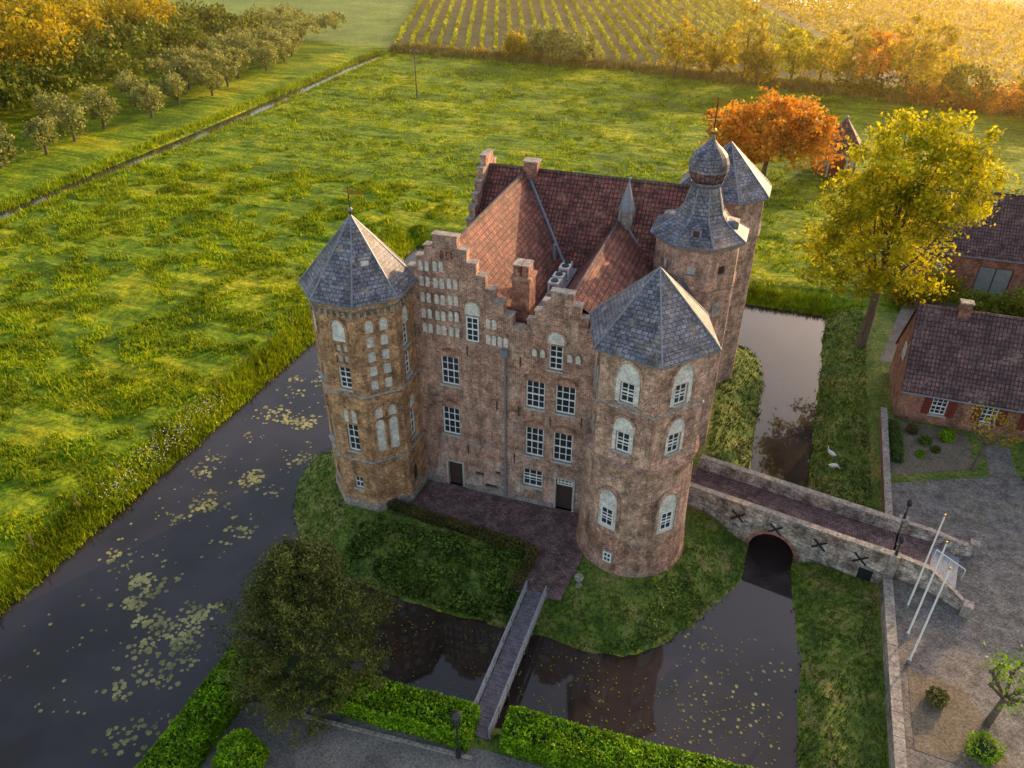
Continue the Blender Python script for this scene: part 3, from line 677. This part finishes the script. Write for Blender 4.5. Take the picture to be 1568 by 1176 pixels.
for i in range(K):
    a0=math.pi-math.pi*i/K;a1=math.pi-math.pi*(i+1)/K
    mb.face([FB(uc+ra*math.cos(a0),.03,zs+ra*1.15*math.sin(a0)),FB(uc+ra*math.cos(a1),.03,zs+ra*1.15*math.sin(a1)),FB(uc+ra*math.cos(a1),-WB,zs+ra*1.15*math.sin(a1)),FB(uc+ra*math.cos(a0),-WB,zs+ra*1.15*math.sin(a0))],BRD)
for u in (uc-ra,uc+ra): mb.face([FB(u,.0,zb),FB(u,-WB,zb),FB(u,-WB,zs),FB(u,0,zs)],BRD)
for n0 in (-.4,-WB):
    n1=n0+.4
    inner=n0 if n0==-.4 else n1
    p=[FB(0,inner,zt),FB(LB,inner,zt),FB(LB,inner,zt+.95),FB(0,inner,zt+.95)]; mb.face(p,BRIDGE)
    k=24
    for i in range(k): mb.box(LB*i/k+.01,LB*(i+1)/k-.01,n0-.05,n1+.05,zt+.95,zt+1.03+.01*(i%2),DULL,FB)
mb.obj('bridge_walls',sb)
mb=MB(); mb.face([FB(-1,-.4,zt),FB(LB,-.4,zt),FB(LB,-WB+.4,zt),FB(-1,-WB+.4,zt)],PAVE); mb.obj('bridge_deck',sb)
mb=MB()
for u in (4.2,6.9,9.9,12.6):
    for s in (-1,1): mb.face([FB(u-.5,.04+.004*s,.75-s*.35),FB(u-.4,.04+.004*s,.75-s*.47),FB(u+.5,.04+.004*s,.75+s*.35),FB(u+.4,.04+.004*s,.75+s*.47)],IRON)
for u0,u1,z0,z1,m in ((.6,1.5,-1.0,.2,BRD),(12.7,13.6,-1.2,0.1,IRON)):
    mb.box(u0,u1,.003,.03,z0,z1,m,FB); mb.box(u0-.12,u1+.12,.003,.07,z1+.003,z1+.15,DULL,FB)
mb.obj('wall_anchors',sb)
# ------------------------------------------------------------------ courtyard
sheet('courtyard',[(33,-40),(62,-40),(62,14.5),(44,14.5),(44,19),(41,19),(41,14.5),(33.2,11)],.02,COB)
mb=MB()
def wseg(x0,y0,x1,y1,th,z0,z1,m=BRIDGE):
    L=math.hypot(x1-x0,y1-y0); f=frame(x0,y0,math.atan2(y1-y0,x1-x0)); mb.box(0,L,-th/2,th/2,z0,z1,m,f,bottom=False)
    n=max(1,int(L/.8))
    for i in range(n): mb.box(L*i/n+.01,L*(i+1)/n-.01,-th/2-.05,th/2+.05,z1,z1+.07+.01*(i%3),DULL,f)
wseg(32.7,-35,32.75,.2,.5,-1.6,.35); mb.obj('courtyard_wall')
mb=MB(); wseg(33.0,5.8,33.3,20.5,.4,-1.5,.8,BRD); mb.obj('garden_wall')
st=empty('courtyard_steps',(35.5,3.5,0)); mb=MB(); FS=frame(32.9,.95,ang)
mb.box(0,2.2,-4.1,0,-.3,.93,PAVE,FS)
for i in range(6): mb.box(2.2+i*.36,2.2+(i+1)*.36,-3.7-.08*i,-.3+.08*i,-.1,.93-.155*(i+1),GREYM,FS)
mb.obj('steps',st); mb=MB()
for s,n0 in ((1,0.),(-1,-4.)):
    P=[(0,n0),(2.2,n0+.1*s),(3.4,n0+.5*s),(4.7,n0+1.1*s)]
    Zs=[1.9,1.8,1.3,.75]
    for (a,b),(z0,z1) in zip(zip(P,P[1:]),zip(Zs,Zs[1:])):
        t=.38
        q=[FS(a[0],a[1],0),FS(b[0],b[1],0),FS(b[0],b[1]+t*(-s),0),FS(a[0],a[1]+t*(-s),0)]
        top=[(q[0][0],q[0][1],z0),(q[1][0],q[1][1],z1),(q[2][0],q[2][1],z1),(q[3][0],q[3][1],z0)]; bt=[(p[0],p[1],-.3) for p in q]
        mb.face(top,DULL)
        for i in range(4):
            j=(i+1)%4; mb.face([bt[i],bt[j],top[j],top[i]],BRIDGE)
    for (u,n) in (P[0],P[-1]):
        mb.box(u-.3,u+.3,n-.3,n+.3,-.3,2.0 if u==0 else 1.0,DULL,FS)
mb.obj('side_walls',st)
mb=MB()
for i in range(5):
    u=2.3+i*.5; z=.93-.155*(u-2.2)/.36; p=FS(u,-2.0,z); mb.tube(p,(p[0],p[1],p[2]+.95),.025,.025,WHITE,5)
mb.tube(FS(2.3,-2.0,1.84),FS(4.3,-2.0,.98),.03,.03,WHITE,5); mb.obj('handrail',st)
def lamp(name,x,y,z,h,s=1.):
    e=empty(name,(x,y,z)); mb=MB(); mb.frust(x,y,z,.13*s,z+.5*s,.09*s,10,IRON); mb.frust(x,y,z+.5*s,.055*s,z+h-.6*s,.04*s,8,IRON)
    mb.ball((x,y,z+h*.35),.07*s,IRON); mb.box(x-.25*s,x+.25*s,y-.02,y+.02,z+h-.85*s,z+h-.81*s,IRON)
    mb.obj('post',e); mb=MB(); mb.frust(x,y,z+h-.6*s,.12*s,z+h-.15*s,.2*s,6,GLASS)
    for k in range(6):
        a=k*math.pi/3; mb.tube((x+.12*s*math.cos(a),y+.12*s*math.sin(a),z+h-.6*s),(x+.2*s*math.cos(a),y+.2*s*math.sin(a),z+h-.15*s),.015,.015,IRON,4)
    mb.frust(x,y,z+h-.15*s,.25*s,z+h+.08*s,.05*s,6,IRON,bot=True); mb.ball((x,y,z+h+.12*s),.04*s,IRON); mb.obj('lantern',e)
lamp('street_lamp',10.4,-20.4,0,3.9,1.3); p=FS(0,0,0); lamp('street_lamp',p[0],p[1],2.0,1.6,.9); p=FS(0,-4,0); lamp('street_lamp',p[0],p[1],2.0,1.6,.9)
for (x,y) in ((33.7,-6.1),(33.75,-4.0),(33.9,-1.6)):
    mb=MB(); mb.frust(x,y,0,.12,.3,.1,10,GREYM); mb.frust(x,y,.3,.06,8.,.035,8,WHITE); mb.ball((x,y,8.06),.08,GOLD); mb.tube((x+.07,y,1.0),(x+.05,y,7.9),.01,.01,WHITE,4); mb.obj('flagpole')
# ------------------------------------------------------------------ houses
def house(name,x0,x1,y0,y1,ze,zr,wallm,roofm,wins,gw=(),doors=(),ov=.35,chim=(),trim=BRD):
    e=empty(name,((x0+x1)/2,(y0+y1)/2,0)); mb=MB(); f=frame(x0,y0,0)
    ops=[(u-w/2,u+w/2,a,b,'win',3,4) for u,w,a,b in wins]+[(u-w/2,u+w/2,0.02,b,'dark') for u,w,b in doors]
    wallc(mb,f,x1-x0,-.3,ze,ops,wallm)
    mb.face([(x1,y0,-.3),(x1,y1,-.3),(x1,y1,ze),(x1,(y0+y1)/2,zr),(x1,y0,ze)],wallm)
    mb.face([(x0,y1,-.3),(x0,y0,-.3),(x0,y0,ze),(x0,(y0+y1)/2,zr),(x0,y1,ze)],wallm); mb.face([(x1,y1,-.3),(x0,y1,-.3),(x0,y1,ze),(x1,y1,ze)],wallm)
    fw=frame(x0,y1,-math.pi/2)
    for u,a,b in gw: mb.box(u-.6,u+.6,.003,.03,a-.08,b+.08,STONE,fw); window(mb,fw,u-.5,u+.5,a,b,.035,2,3)
    mb.obj('walls',e); mb=MB(); ym=(y0+y1)/2; sl=(zr-ze)/(ym-y0); o=ov
    for sgn,yy in ((1,y0),(-1,y1)):
        ye=yy-sgn*o; zee=ze-o*sl+.1
        mb.face([(x0-.15,ye,zee),(x1+.15,ye,zee),(x1+.15,ym,zr+.1),(x0-.15,ym,zr+.1)],roofm)
        mb.face([(x0-.15,ye,zee-.12),(x1+.15,ye,zee-.12),(x1+.15,ye,zee),(x0-.15,ye,zee)],trim)
        mb.tube((x0-.15,ye-sgn*.06,zee-.03),(x1+.15,ye-sgn*.06,zee-.03),.07,.07,LEAD,6)
        mb.face([(x0-.16,ye,zee-.15),(x0-.16,ye,zee),(x0-.16,ym,zr+.1),(x0-.16,ym,zr-.1)],trim)
    mb.tube((x0-.15,ym,zr+.12),(x1+.15,ym,zr+.12),.14,.14,roofm,8); mb.obj('roof',e)
    if chim:
        mb=MB()
        for u in chim: mb.box(x0+u-.45,x0+u+.45,ym-.35,ym+.35,zr-.8,zr+.9,wallm); mb.box(x0+u-.52,x0+u+.52,ym-.42,ym+.42,zr+.9,zr+1.02,DULL)
        mb.obj('chimney',e)
    return e,f
e,f=house('brick_house',34.3,58,20.6,28.4,3.3,8.9,BRD,TILE2,[(3.1,1.2,1.0,2.6),(6.9,1.2,1.0,2.6),(10.4,1.2,1.0,2.6),(15,1.2,1,2.6)],[(3.9,3.8,5.2)],[(18,1.2,2.3)],chim=(3.4,15))
mb=MB()
for u in (3.1,6.9,10.4,15):
    for s in (-1,1): mb.box(u+s*.95-.3,u+s*.95+.3,.003,.06,.95,2.65,REDP,f)
    mb.box(u-.7,u+.7,.003,.05,2.68,2.85,STONE,f)
mb.obj('shutters',e)
e,f=house('brick_barn',37.0,64,49,58,4.6,9.8,BRD,TILE2,[(3,.9,2.2,3.2),(15,.9,2.2,3.2)],[(4.5,5,6.2)],[(8.5,3.4,3.2),(20,3.,3.)],chim=())
mb=MB(); mb.box(6.9,10.1,-.18,-.1,.02,3.1,GREYM,f); mb.box(8.45,8.55,-.1,-.08,.02,3.1,IRON,f); mb.obj('barn_doors',e)
e=empty('garden_pavilion',(29.3,87,0)); mb=MB(); mb.box(26.8,31.9,84.5,89.6,-.4,4.6,BRD,bottom=False); f=frame(26.8,84.5,0)
niche(mb,f,2.55,2.3,.0,3.4,REDP,STONE,.3,False,.03,.1); mb.box(.3,.9,.003,.05,1.6,2.8,STONE,f); mb.box(4.2,4.8,.003,.05,1.6,2.8,STONE,f); mb.obj('walls',e)
mb=MB(); mb.frust(29.35,87.05,4.5,4.1,8.2,.3,4,TILE2,math.pi/4,bot=True); mb.ball((29.35,87.05,8.4),.3,LEAD); mb.obj('roof',e)
# ------------------------------------------------------------------ trees
def tree(name,x,y,h,ells,nclump,per,size,leaf,tr=.3,z0=0.,clr=.9,limbs=10,shell=.55,lean=(0,0)):
    e=empty(name,(x,y,z0)); E=np.array(ells,float); vol=E[:,3]*E[:,4]*E[:,5]; pr=vol/vol.sum()
    k=R.choice(len(E),nclump,p=pr); d=unit(nclump); rr=(shell+(1-shell)*R.random(nclump))*(1+.22*(R.random(nclump)-.5))
    C=np.array((x,y,z0))+E[k,:3]+d*rr[:,None]*E[k,3:6]
    n=nclump*per; kk=np.repeat(np.arange(nclump),per); cs=clr*(.55+.9*R.random(nclump))
    P=C[kk]+R.normal(size=(n,3))*.5*cs[kk][:,None]*np.array((1,1,.75))
    P=P[P[:,2]>z0+.2]
    fast('crown',leafquads(P,size*(.6+.8*R.random(len(P)))),4,[leaf],parent=e)
    mb=MB(); top=Vector((x+lean[0],y+lean[1],z0+h*.72)); b=Vector((x,y,z0-.3)); m1=b.lerp(top,.35)+Vector((.1,.05,0))
    mb.tube(b,m1,tr,tr*.75,BARK,8); mb.tube(m1,top,tr*.75,tr*.2,BARK,7)
    for i in range(limbs):
        t=.3+.65*random.random(); s=b.lerp(top,t); q=Vector(C[random.randrange(nclump)]); mid=s.lerp(q,.5)+Vector((0,0,-.04*h))
        r0=tr*.42*(1-.6*t); mb.tube(s,mid,r0,r0*.6,BARK,5); mb.tube(mid,q,r0*.6,r0*.15,BARK,5)
    mb.obj('trunk',e); return e
def conifer(name,x,y,h,r,z0=0):
    e=empty(name,(x,y,z0)); n=1000; t=R.random(n)**.85; rad=r*np.interp(t,[0,.12,.35,.6,.85,1],[.72,.95,1,.74,.38,.04])
    a=R.random(n)*6.283; bumpy=1+.26*np.sin(a*5+t*9)+.34*(R.random(n)-.5); q=.68+.34*R.random(n)
    C=np.stack([x+rad*bumpy*q*np.cos(a),y+rad*bumpy*q*np.sin(a),z0+.4+t*(h-.5)+.3*R.normal(size=n)],1)
    per=64; kk=np.repeat(np.arange(n),per); out=np.stack([np.cos(a),np.sin(a),1.1*np.ones(n)],1)[kk]
    P=C[kk]+R.normal(size=(n*per,3))*np.array((.15,.15,.12))+out*(R.random(n*per)**1.5*.8)[:,None]
    fast('crown',leafquads(P,.19*(.6+.8*R.random(len(P))),.35),4,[L_CON],parent=e)
    mb=MB(); mb.frust(x,y,z0-1,.4,z0+h*.9,.05,8,BARK)
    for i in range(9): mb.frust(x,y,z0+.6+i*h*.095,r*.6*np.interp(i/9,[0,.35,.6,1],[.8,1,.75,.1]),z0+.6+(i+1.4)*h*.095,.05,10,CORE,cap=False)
    mb.obj('trunk',e)
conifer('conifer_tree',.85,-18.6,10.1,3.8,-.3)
tree('yellow_poplar_tree',32,33.2,23,[(1.0,0,18,6.4,6,4.2),(.3,0,20.5,3.8,3.8,2.8),(3.3,0,15.5,5,5,3.2),(-.6,1,13,5.8,6,3.6),(-2.8,-1,9.8,5.2,5,3.4),(1.2,0,8.8,4.6,4,2.6),(-3.0,0,15,4,3.5,3)],300,90,.38,L_YEL,.5,clr=1.05,limbs=26,shell=.5)
tree('orange_beech_tree',19,77.1,13.5,[(0,0,8.2,9.5,8,4.6),(-4,0,7,5.5,5,3.8),(5,0,7,5.5,5,3.8),(0,0,10.5,5.5,5,3)],220,60,.55,L_ORA,.45,clr=1.3,limbs=18)
for (x,y,h,r,lf) in ((-5,146,12,5.5,L_GLD),(3,147,10,5,L_GLD),(10,143,16,6,L_GLD),(13,140,10,4,L_GLD),(20,146,12,5,L_YEL),(31,141,15,6.5,L_GLD),(37,144,15,6,L_ORA),(42,139,16,7.5,L_GLD),(26,150,10,5,L_GLD),(52,135,9,5.,L_DRK),(66,130,10,5.5,L_GLD),(-35,150,9,4.5,L_WIL),(-28,149,8,5,L_WIL),(-45,151,6,3,L_GLD),(-39,153,7,3.5,L_WIL),(47,150,13,6,L_GLD)):
    tree('field_maple_tree',x,y,h,[(0,0,h*.62,r*.8,r*.8,h*.36),(r*.35,0,h*.42,r*.7,r*.7,h*.3),(-r*.4,0,h*.47,r*.6,r*.6,h*.3)],54,34,.72,lf,.3,clr=1.15,limbs=6)
def massy(name,pts,h,r,n,per,size,leaf):
    pts=np.array(pts,float); k=R.integers(0,len(pts),n); C=pts[k]+R.normal(size=(n,2))*r*.45; z=h*(.25+.75*R.random(n))*(.8+.5*vn(C[:,0]/6,C[:,1]/6))
    kk=np.repeat(np.arange(n),per); P=np.stack([C[kk,0],C[kk,1],z[kk]],1)+R.normal(size=(n*per,3))*np.array((1.,1.,.8))*r*.28
    P=P[P[:,2]>.1]
    return fast(name,leafquads(P,size*(.6+.8*R.random(len(P)))),4,[leaf])
massy('distant_hedgerow',[(x,136-(x-45)*.1) for x in np.arange(45,110,1.5)],4.5,3.,240,34,.65,L_ORA)
massy('distant_hedgerow',[(x,139-(x-45)*.1) for x in np.arange(30,120,1.5)],5.,3.,260,34,.65,L_DRK)
massy('field_boundary_scrub',[(x,152.5-max(0,(x+26)*.16)) for x in np.arange(-76,30,1.5)],1.8,1.6,150,30,.5,L_GLD)
massy('distant_treeline',[(x,380+20*math.sin(x/40)) for x in np.arange(-400,300,5)],14.,8.,400,26,2.2,L_DRK)
def crowns(name,pts,hs,rs,leaf,size,ncl,per):
    P=[]
    for (x,y),h,r in zip(pts,hs,rs):
        d=unit(ncl); d[:,2]=np.abs(d[:,2])*1.1-.25; rr=.7+.35*R.random(ncl); C=np.array((x,y,h*.58))+d*rr[:,None]*np.array((r,r,h*.4))
        kk=np.repeat(np.arange(ncl),per); P.append(C[kk]+R.normal(size=(ncl*per,3))*r*.15)
    P=np.concatenate(P); P=P[P[:,2]>.1]; return fast(name,leafquads(P,size*(.6+.8*R.random(len(P)))),4,[leaf])
pl=[(x+R.normal()*1.5,y+R.normal()*1.5) for x in np.arange(-185,-100,7.) for y in np.arange(26,150,7.) if x<-103-(y-40)*.10]
crowns('woodland_trees',pl,[R.uniform(8,13) for _ in pl],[R.uniform(3.3,5.2) for _ in pl],L_DRK,.85,28,17)
pl2=[(-116+R.normal()*2-(y-60)*.22-q*9,y) for y in np.arange(54,130,8) for q in range(4) if R.random()<.6]
crowns('woodland_sunlit_trees',pl2,[R.uniform(14,20) for _ in pl2],[R.uniform(4.5,6.5) for _ in pl2],L_GLD,.8,50,24)  # golden leaf colour stands in for yellow sunlight on some woodland crowns
for (x,y,h,r) in ((-94,46,6,2.8),(-93,54,6.5,2.6),(-95,62,7,2.8),(-96,70,7.5,3.),(-93,79,6,2.4),(-94,88,6.5,2.8),(-92,96,6.5,2.8),(-94,104,7,3),(-97,112,6.5,2.8),(-92,38,5.5,2.4),(-95,120,7,3),(-96,129,7,3),(-99,137,7,3.2),(-101,50,7,3.2),(-102,66,7,3.2),(-101,84,7,3.2),(-100,99,7,3.2)):
    tree('pollard_willow_tree',x,y,h,[(0,0,h*.58,r*1.05,r*1.05,h*.4)],46,44,.45,L_WIL,.3,clr=.8,limbs=5)
pl3=[(x+R.normal()*1.2,y+R.normal()*1.2) for x in np.arange(-128,-97,5.5) for y in np.arange(98,168,6.) if x<-97-(y-110)*.05 and x>-104-(y-90)*.42]
crowns('willow_thicket',pl3,[R.uniform(5,8) for _ in pl3],[R.uniform(2.4,3.6) for _ in pl3],L_WIL,.6,26,18)
Pl=[]
for k in range(31):
    s=-78+k*3.95; n=1300; y=R.uniform(156,290,n); x=s-(y-152)*.3567+R.normal(size=n)*.24
    keep=~((x>-2)&(y<158))&(vn(x/1.3,y/1.3)>-.42); Pl.append(np.stack([x,y,.3+1.5*R.random(n)],1)[keep])
Pl=np.concatenate(Pl); fast('vineyard_rows',leafquads(Pl,.8*(.6+.8*R.random(len(Pl)))),4,[L_VIN])
Pl=[]
for k in range(40):
    n=600; t=R.uniform(-10,150,n); yy=158+k*3.6-.14*t+R.normal(size=n)*.35; kp=sv(t,yy)>46
    Pl.append(np.stack([t,yy,.2+1.3*R.random(n)],1)[kp])
Pl=np.concatenate(Pl); fast('maize_rows',leafquads(Pl,1.0*(.6+.8*R.random(len(Pl)))),4,[L_GLD])
sheet('farm_track',[(40,156),(45,156),(45-.3567*130,286),(40-.3567*130,286)],.08,DIRT)
sheet('distant_glare_pond',[(2,268),(34,262),(36,275),(4,284)],.12,WATER)  # reflecting water sheet added to suggest the far bright glare and sheds
def pollard(x,y,h,lf,nl):
    e=empty('pollard_lime_tree',(x,y,0)); mb=MB(); b=Vector((x,y,-.1)); t=Vector((x+.15,y,h*.55)); mb.tube(b,t,.22,.15,BARK,8); tips=[]
    for i in range(6):
        a=i*1.05+.3; q=t+Vector((math.cos(a)*1.1,math.sin(a)*1.1,h*.22+.3*random.random())); mb.tube(t,q,.12,.09,BARK,6); mb.ball(tuple(q),.16,BARK,8,5)
        for j in range(3):
            w=q+Vector((random.uniform(-.6,.6),random.uniform(-.6,.6),random.uniform(.4,1.1))); mb.tube(q,w,.05,.02,BARK,4); tips.append(w)
    mb.obj('trunk',e); T_=np.array([tuple(w) for w in tips]); k=R.integers(0,len(T_),nl); P=T_[k]+R.normal(size=(nl,3))*.3
    fast('leaves',leafquads(P,.22*(.6+.8*R.random(nl))),4,[lf],parent=e)
pollard(39.8,15,4.6,L_GLD,350); pollard(37.5,-9.1,4.4,L_HED,500); pollard(45.5,16,4.4,L_GLD,300)
mb=MB(); b=Vector((25.0,-19.3,0)); mb.tube(b,b+Vector((0,0,3.2)),.06,.02,DARKW)
for z,a,l in ((1.6,.4,1.),(2.2,2.6,.9),(2.6,4.3,.7),(2.9,1.2,.6),(1.9,5.2,.8)): mb.tube(b+Vector((0,0,z)),b+Vector((math.cos(a)*l,math.sin(a)*l,z+.5)),.035,.01,DARKW,5)
mb.obj('bare_sapling')
sheet('garden_bed',[(33.7,12.2),(40,15.2),(40,19.8),(33.7,20.3)],.03,DIRT); sheet('garden_lawn',[(43.0,15.2),(58,16),(58,19.8),(43.0,19.8)],.03,LAWN)
leafbox('low_box_hedge',[((34.2,14.),(34.2,19.5))],.6,.8,200,.12,L_IVY,CORE); leafbox('low_box_hedge',[((43.4,14.9),(52,15.3))],.6,.7,200,.12,L_HED,CORE)
for (x,y,r,l) in ((35.0,-8.4,.6,L_REED),(37.0,-11.1,.9,L_HED),(36.5,17.5,.5,L_IVY),(38.2,18.6,.6,L_HED),(35.6,18.8,.5,L_BOX),(45,18,.6,L_HED),(37.2,16.6,.35,L_LAW),(36.0,15.6,.35,L_HED)): blob('garden_shrub',(x,y,r*.6),r,900,.15,l,(1,1,.75))
sheet('shrub_bed',[(33.6,-6.6),(36.5,-6.9),(38.9,-12.4),(33.6,-12)],.04,DIRT)
for (x,y,h,r) in ((40,45,3.5,2.2),(43,42,3,2.5),(36.5,44,2.5,1.5),(47,44,3,2),(39,62,6,3.4),(36,68,6,3),(48,66,7,4)): tree('garden_bush',x,y,h,[(0,0,h*.5,r,r,h*.45)],40,50,.3,L_DRK if x>41 else L_GLD,.12,clr=.8,limbs=3)
sheet('gravel_path',[(-2.3,-45),(32.4,-45),(32.4,-19.3),(20,-19.4),(11.8,-19.6),(10.3,-19.7),(-2.3,-20.6)],.02,GRAVEL)
mb=MB(); f=frame(-2,-21.3,math.atan2(1,13))
for i in range(40): mb.box(i*.33,i*.33+.31,-.1,.1,-.05,.13,DULL,f)
mb.obj('kerb')
sheet('farm_yard',[(33.5,30),(60,30),(60,47.5),(37,46)],.03,GRAVEL)
# ------------------------------------------------------------------ lily pads
cl=[(-17.5,10,2.3,45),(-14.5,5,1.8,45),(-18.5,6,1.5,25),(-14.6,-2.5,1.5,45),(-17.3,-7,1.6,45),(-19,-3,1.2,22),(-15,-15.5,1.9,70),(-11.5,-17.5,1.6,75),(-10.3,-21,1.7,85),(-9.5,-16.2,1.1,35),(-12.2,-8.5,1.,16),(-18.7,-14,1.2,18),(-12.8,1,.8,16),(-8.6,-24,1.2,30),(-16,14,1.5,16)]
Pd=[]
def pad(x,y,r):
    a0=random.random()*6.28
    ring=[(x+r*math.cos(a0+t),y+r*math.sin(a0+t),WL+.015+.004*random.random()) for t in np.linspace(.25,6.03,7)]
    Pd.extend([(x,y,WL+.016)]+ring)
for (x,y,s,n) in cl:
    sub=[(x+random.gauss(0,s*.6),y+random.gauss(0,s*.8)) for _ in range(7)]
    for i in range(int(n*1.7)):
        q=random.choice(sub); px=q[0]+random.gauss(0,.55);py=q[1]+random.gauss(0,.35)
        if -21.3<px<-5: pad(px,py,random.uniform(.06,.2))
for i in range(130): pad(random.uniform(20.5,27.3),random.uniform(-14.5,-6),random.uniform(.05,.12))
for i in range(200): pad(random.uniform(-20.5,-11.5),random.uniform(-25,20),random.uniform(.05,.14))
fast('lily_pads',np.array(Pd),8,[L_PAD])
n=420; x=R.uniform(0,27,n);y=R.uniform(-16,-10.8,n); fast('floating_leaves',leafquads(np.stack([x,y,np.full(n,WL+.03)],1),.12,.7,.98),4,[L_YEL])
mb=MB()
for y in np.arange(-24,40,4.2): mb.box(-24.1,-24.0,y,y+.1,-.4,1.0,BARK)
mb.obj('meadow_fence')
mb=MB()
for x in np.arange(-72,70,4.): 
    yy=146.5-max(0,(x+26)*.16); mb.box(x-.07,x+.07,yy-.07,yy+.07,-.3,1.3,BARK)
mb.obj('field_fence')
mb=MB(); mb.frust(-51.5,108.4,-.3,.16,9.4,.1,8,BARK); mb.box(-52.4,-50.6,108.35,108.45,8.8,8.95,BARK)
for s in (-.8,.8): mb.frust(-51.5+s,108.4,8.95,.06,9.15,.04,6,WHITE)
mb.obj('utility_pole')
n=420; x=-23.3+R.normal(size=n)*.5; y=R.choice([-8.,-4.,-1.,2.5],n)+R.normal(size=n)*1.1; fast('white_wildflowers',leafquads(np.stack([x,y,H1(x,y)+.45+.25*R.random(n)],1),.12,.8,.8),4,[FLOW])
mb=MB()
for a,b in (((-.1,.3),(.1,.25)),((.1,.12),(.4,.14)),((.4,.14),(.6,.32)),((.6,.32),(.85,.38)),((.85,.38),(.9,.33))): mb.frust(13.4,-6.7,a[0],a[1]*.8,b[0],b[1]*.8,14,DULL)
mb.obj('stone_urn')
# ------------------------------------------------------------------ geese
GOOSE=mat_plain('white_feathers',(.75,.74,.7),.7,0,.08); BEAK=mat_plain('orange_beak',(.6,.22,.03),.5)
def goose(x,y,z,a,graze=False):
    e=empty('goose',(x,y,z)); me=bpy.data.meshes.new('body')
    if graze: V=[(0,0,.42),(.25,0,.40),(.4,0,.28),(.52,0,.1),(.60,0,.07),(-.25,0,.40),(-.45,0,.47)]
    else: V=[(0,0,.42),(.22,0,.48),(.33,0,.68),(.37,0,.9),(.46,0,.92),(-.25,0,.40),(-.45,0,.47)]
    me.from_pydata(V,[(0,1),(1,2),(2,3),(3,4),(0,5),(5,6)],[]); o=bpy.data.objects.new('body',me); bpy.context.collection.objects.link(o)
    me.materials.append(GOOSE); o.parent=e; o.modifiers.new('s','SKIN')
    for v,r in zip(me.skin_vertices[0].data,((.2,.19),(.14,.14),(.055,.055),(.06,.06),(.05,.045),(.16,.14),(.04,.03))): v.radius=r
    me.skin_vertices[0].data[0].use_root=True; s=o.modifiers.new('u','SUBSURF'); s.levels=s.render_levels=2
    mb=MB(); h=V[4]; mb.tube((h[0]+.02,0,h[2]),(h[0]+.14,0,h[2]-.03),.03,.012,BEAK,6)
    for s_ in (-.07,.07): mb.tube((.0,s_,.28),(.02,s_,0.01),.02,.018,BEAK,5); mb.box(-.02,.12,s_-.05,s_+.05,0,.02,BEAK)
    me2=bpy.data.meshes.new('beak_and_legs'); me2.from_pydata(mb.v,[],mb.f); me2.materials.append(BEAK); o2=bpy.data.objects.new('beak_and_legs',me2); bpy.context.collection.objects.link(o2); o2.parent=e
    e.rotation_euler=(0,0,a)
goose(29.3,14.2,float(H1(np.array([29.3]),np.array([14.2]))[0]),2.6); goose(29.5,12.6,float(H1(np.array([29.5]),np.array([12.6]))[0]),.3,True)
# ------------------------------------------------------------------ evening haze over the fields
hz=bpy.data.materials.new('evening_haze'); hz.use_nodes=True; t=hz.node_tree; t.nodes.remove(t.nodes['Principled BSDF'])
vs=t.nodes.new('ShaderNodeVolumeScatter'); vs.inputs['Color'].default_value=(1,.68,.26,1); vs.inputs['Density'].default_value=.0007; vs.inputs['Anisotropy'].default_value=.82
t.links.new(vs.outputs[0],t.nodes['Material Output'].inputs['Volume'])
mb=MB(); mb.box(-500,600,45,900,-3,34,hz); mb.obj('evening_haze')
# ------------------------------------------------------------------ light, sky, camera
w=bpy.data.worlds.new('World'); scene.world=w; w.use_nodes=True; t=w.node_tree; bg=t.nodes['Background']
sky=t.nodes.new('ShaderNodeTexSky'); sky.sky_type='NISHITA'; sky.sun_disc=False; sky.sun_elevation=SUN_EL; sky.sun_rotation=SUN_AZ; sky.air_density=1.; sky.dust_density=2.; sky.ozone_density=1.
c=mix(t,sky.outputs[0],(1.18,1.0,.86),1.,'MULTIPLY')
t.links.new(c,bg.inputs[0]); bg.inputs[1].default_value=.38
l=bpy.data.lights.new('sun','SUN'); l.energy=5; l.angle=math.radians(.5); l.color=(1,.66,.32)
so=bpy.data.objects.new('sun',l); bpy.context.collection.objects.link(so)
sd=Vector((math.sin(SUN_AZ)*math.cos(SUN_EL),math.cos(SUN_AZ)*math.cos(SUN_EL),math.sin(SUN_EL)))
so.rotation_euler=sd.to_track_quat('Z','Y').to_euler(); so.location=sd*100
ca=bpy.data.cameras.new('camera'); ca.sensor_width=36; ca.lens=1200/1568*36; ca.clip_end=9000; ca.clip_start=.5
co=bpy.data.objects.new('camera',ca); bpy.context.collection.objects.link(co); co.location=(20.94,-42.17,40)
co.rotation_euler=(math.radians(90-33.6),0,math.radians(19.02)); scene.camera=co
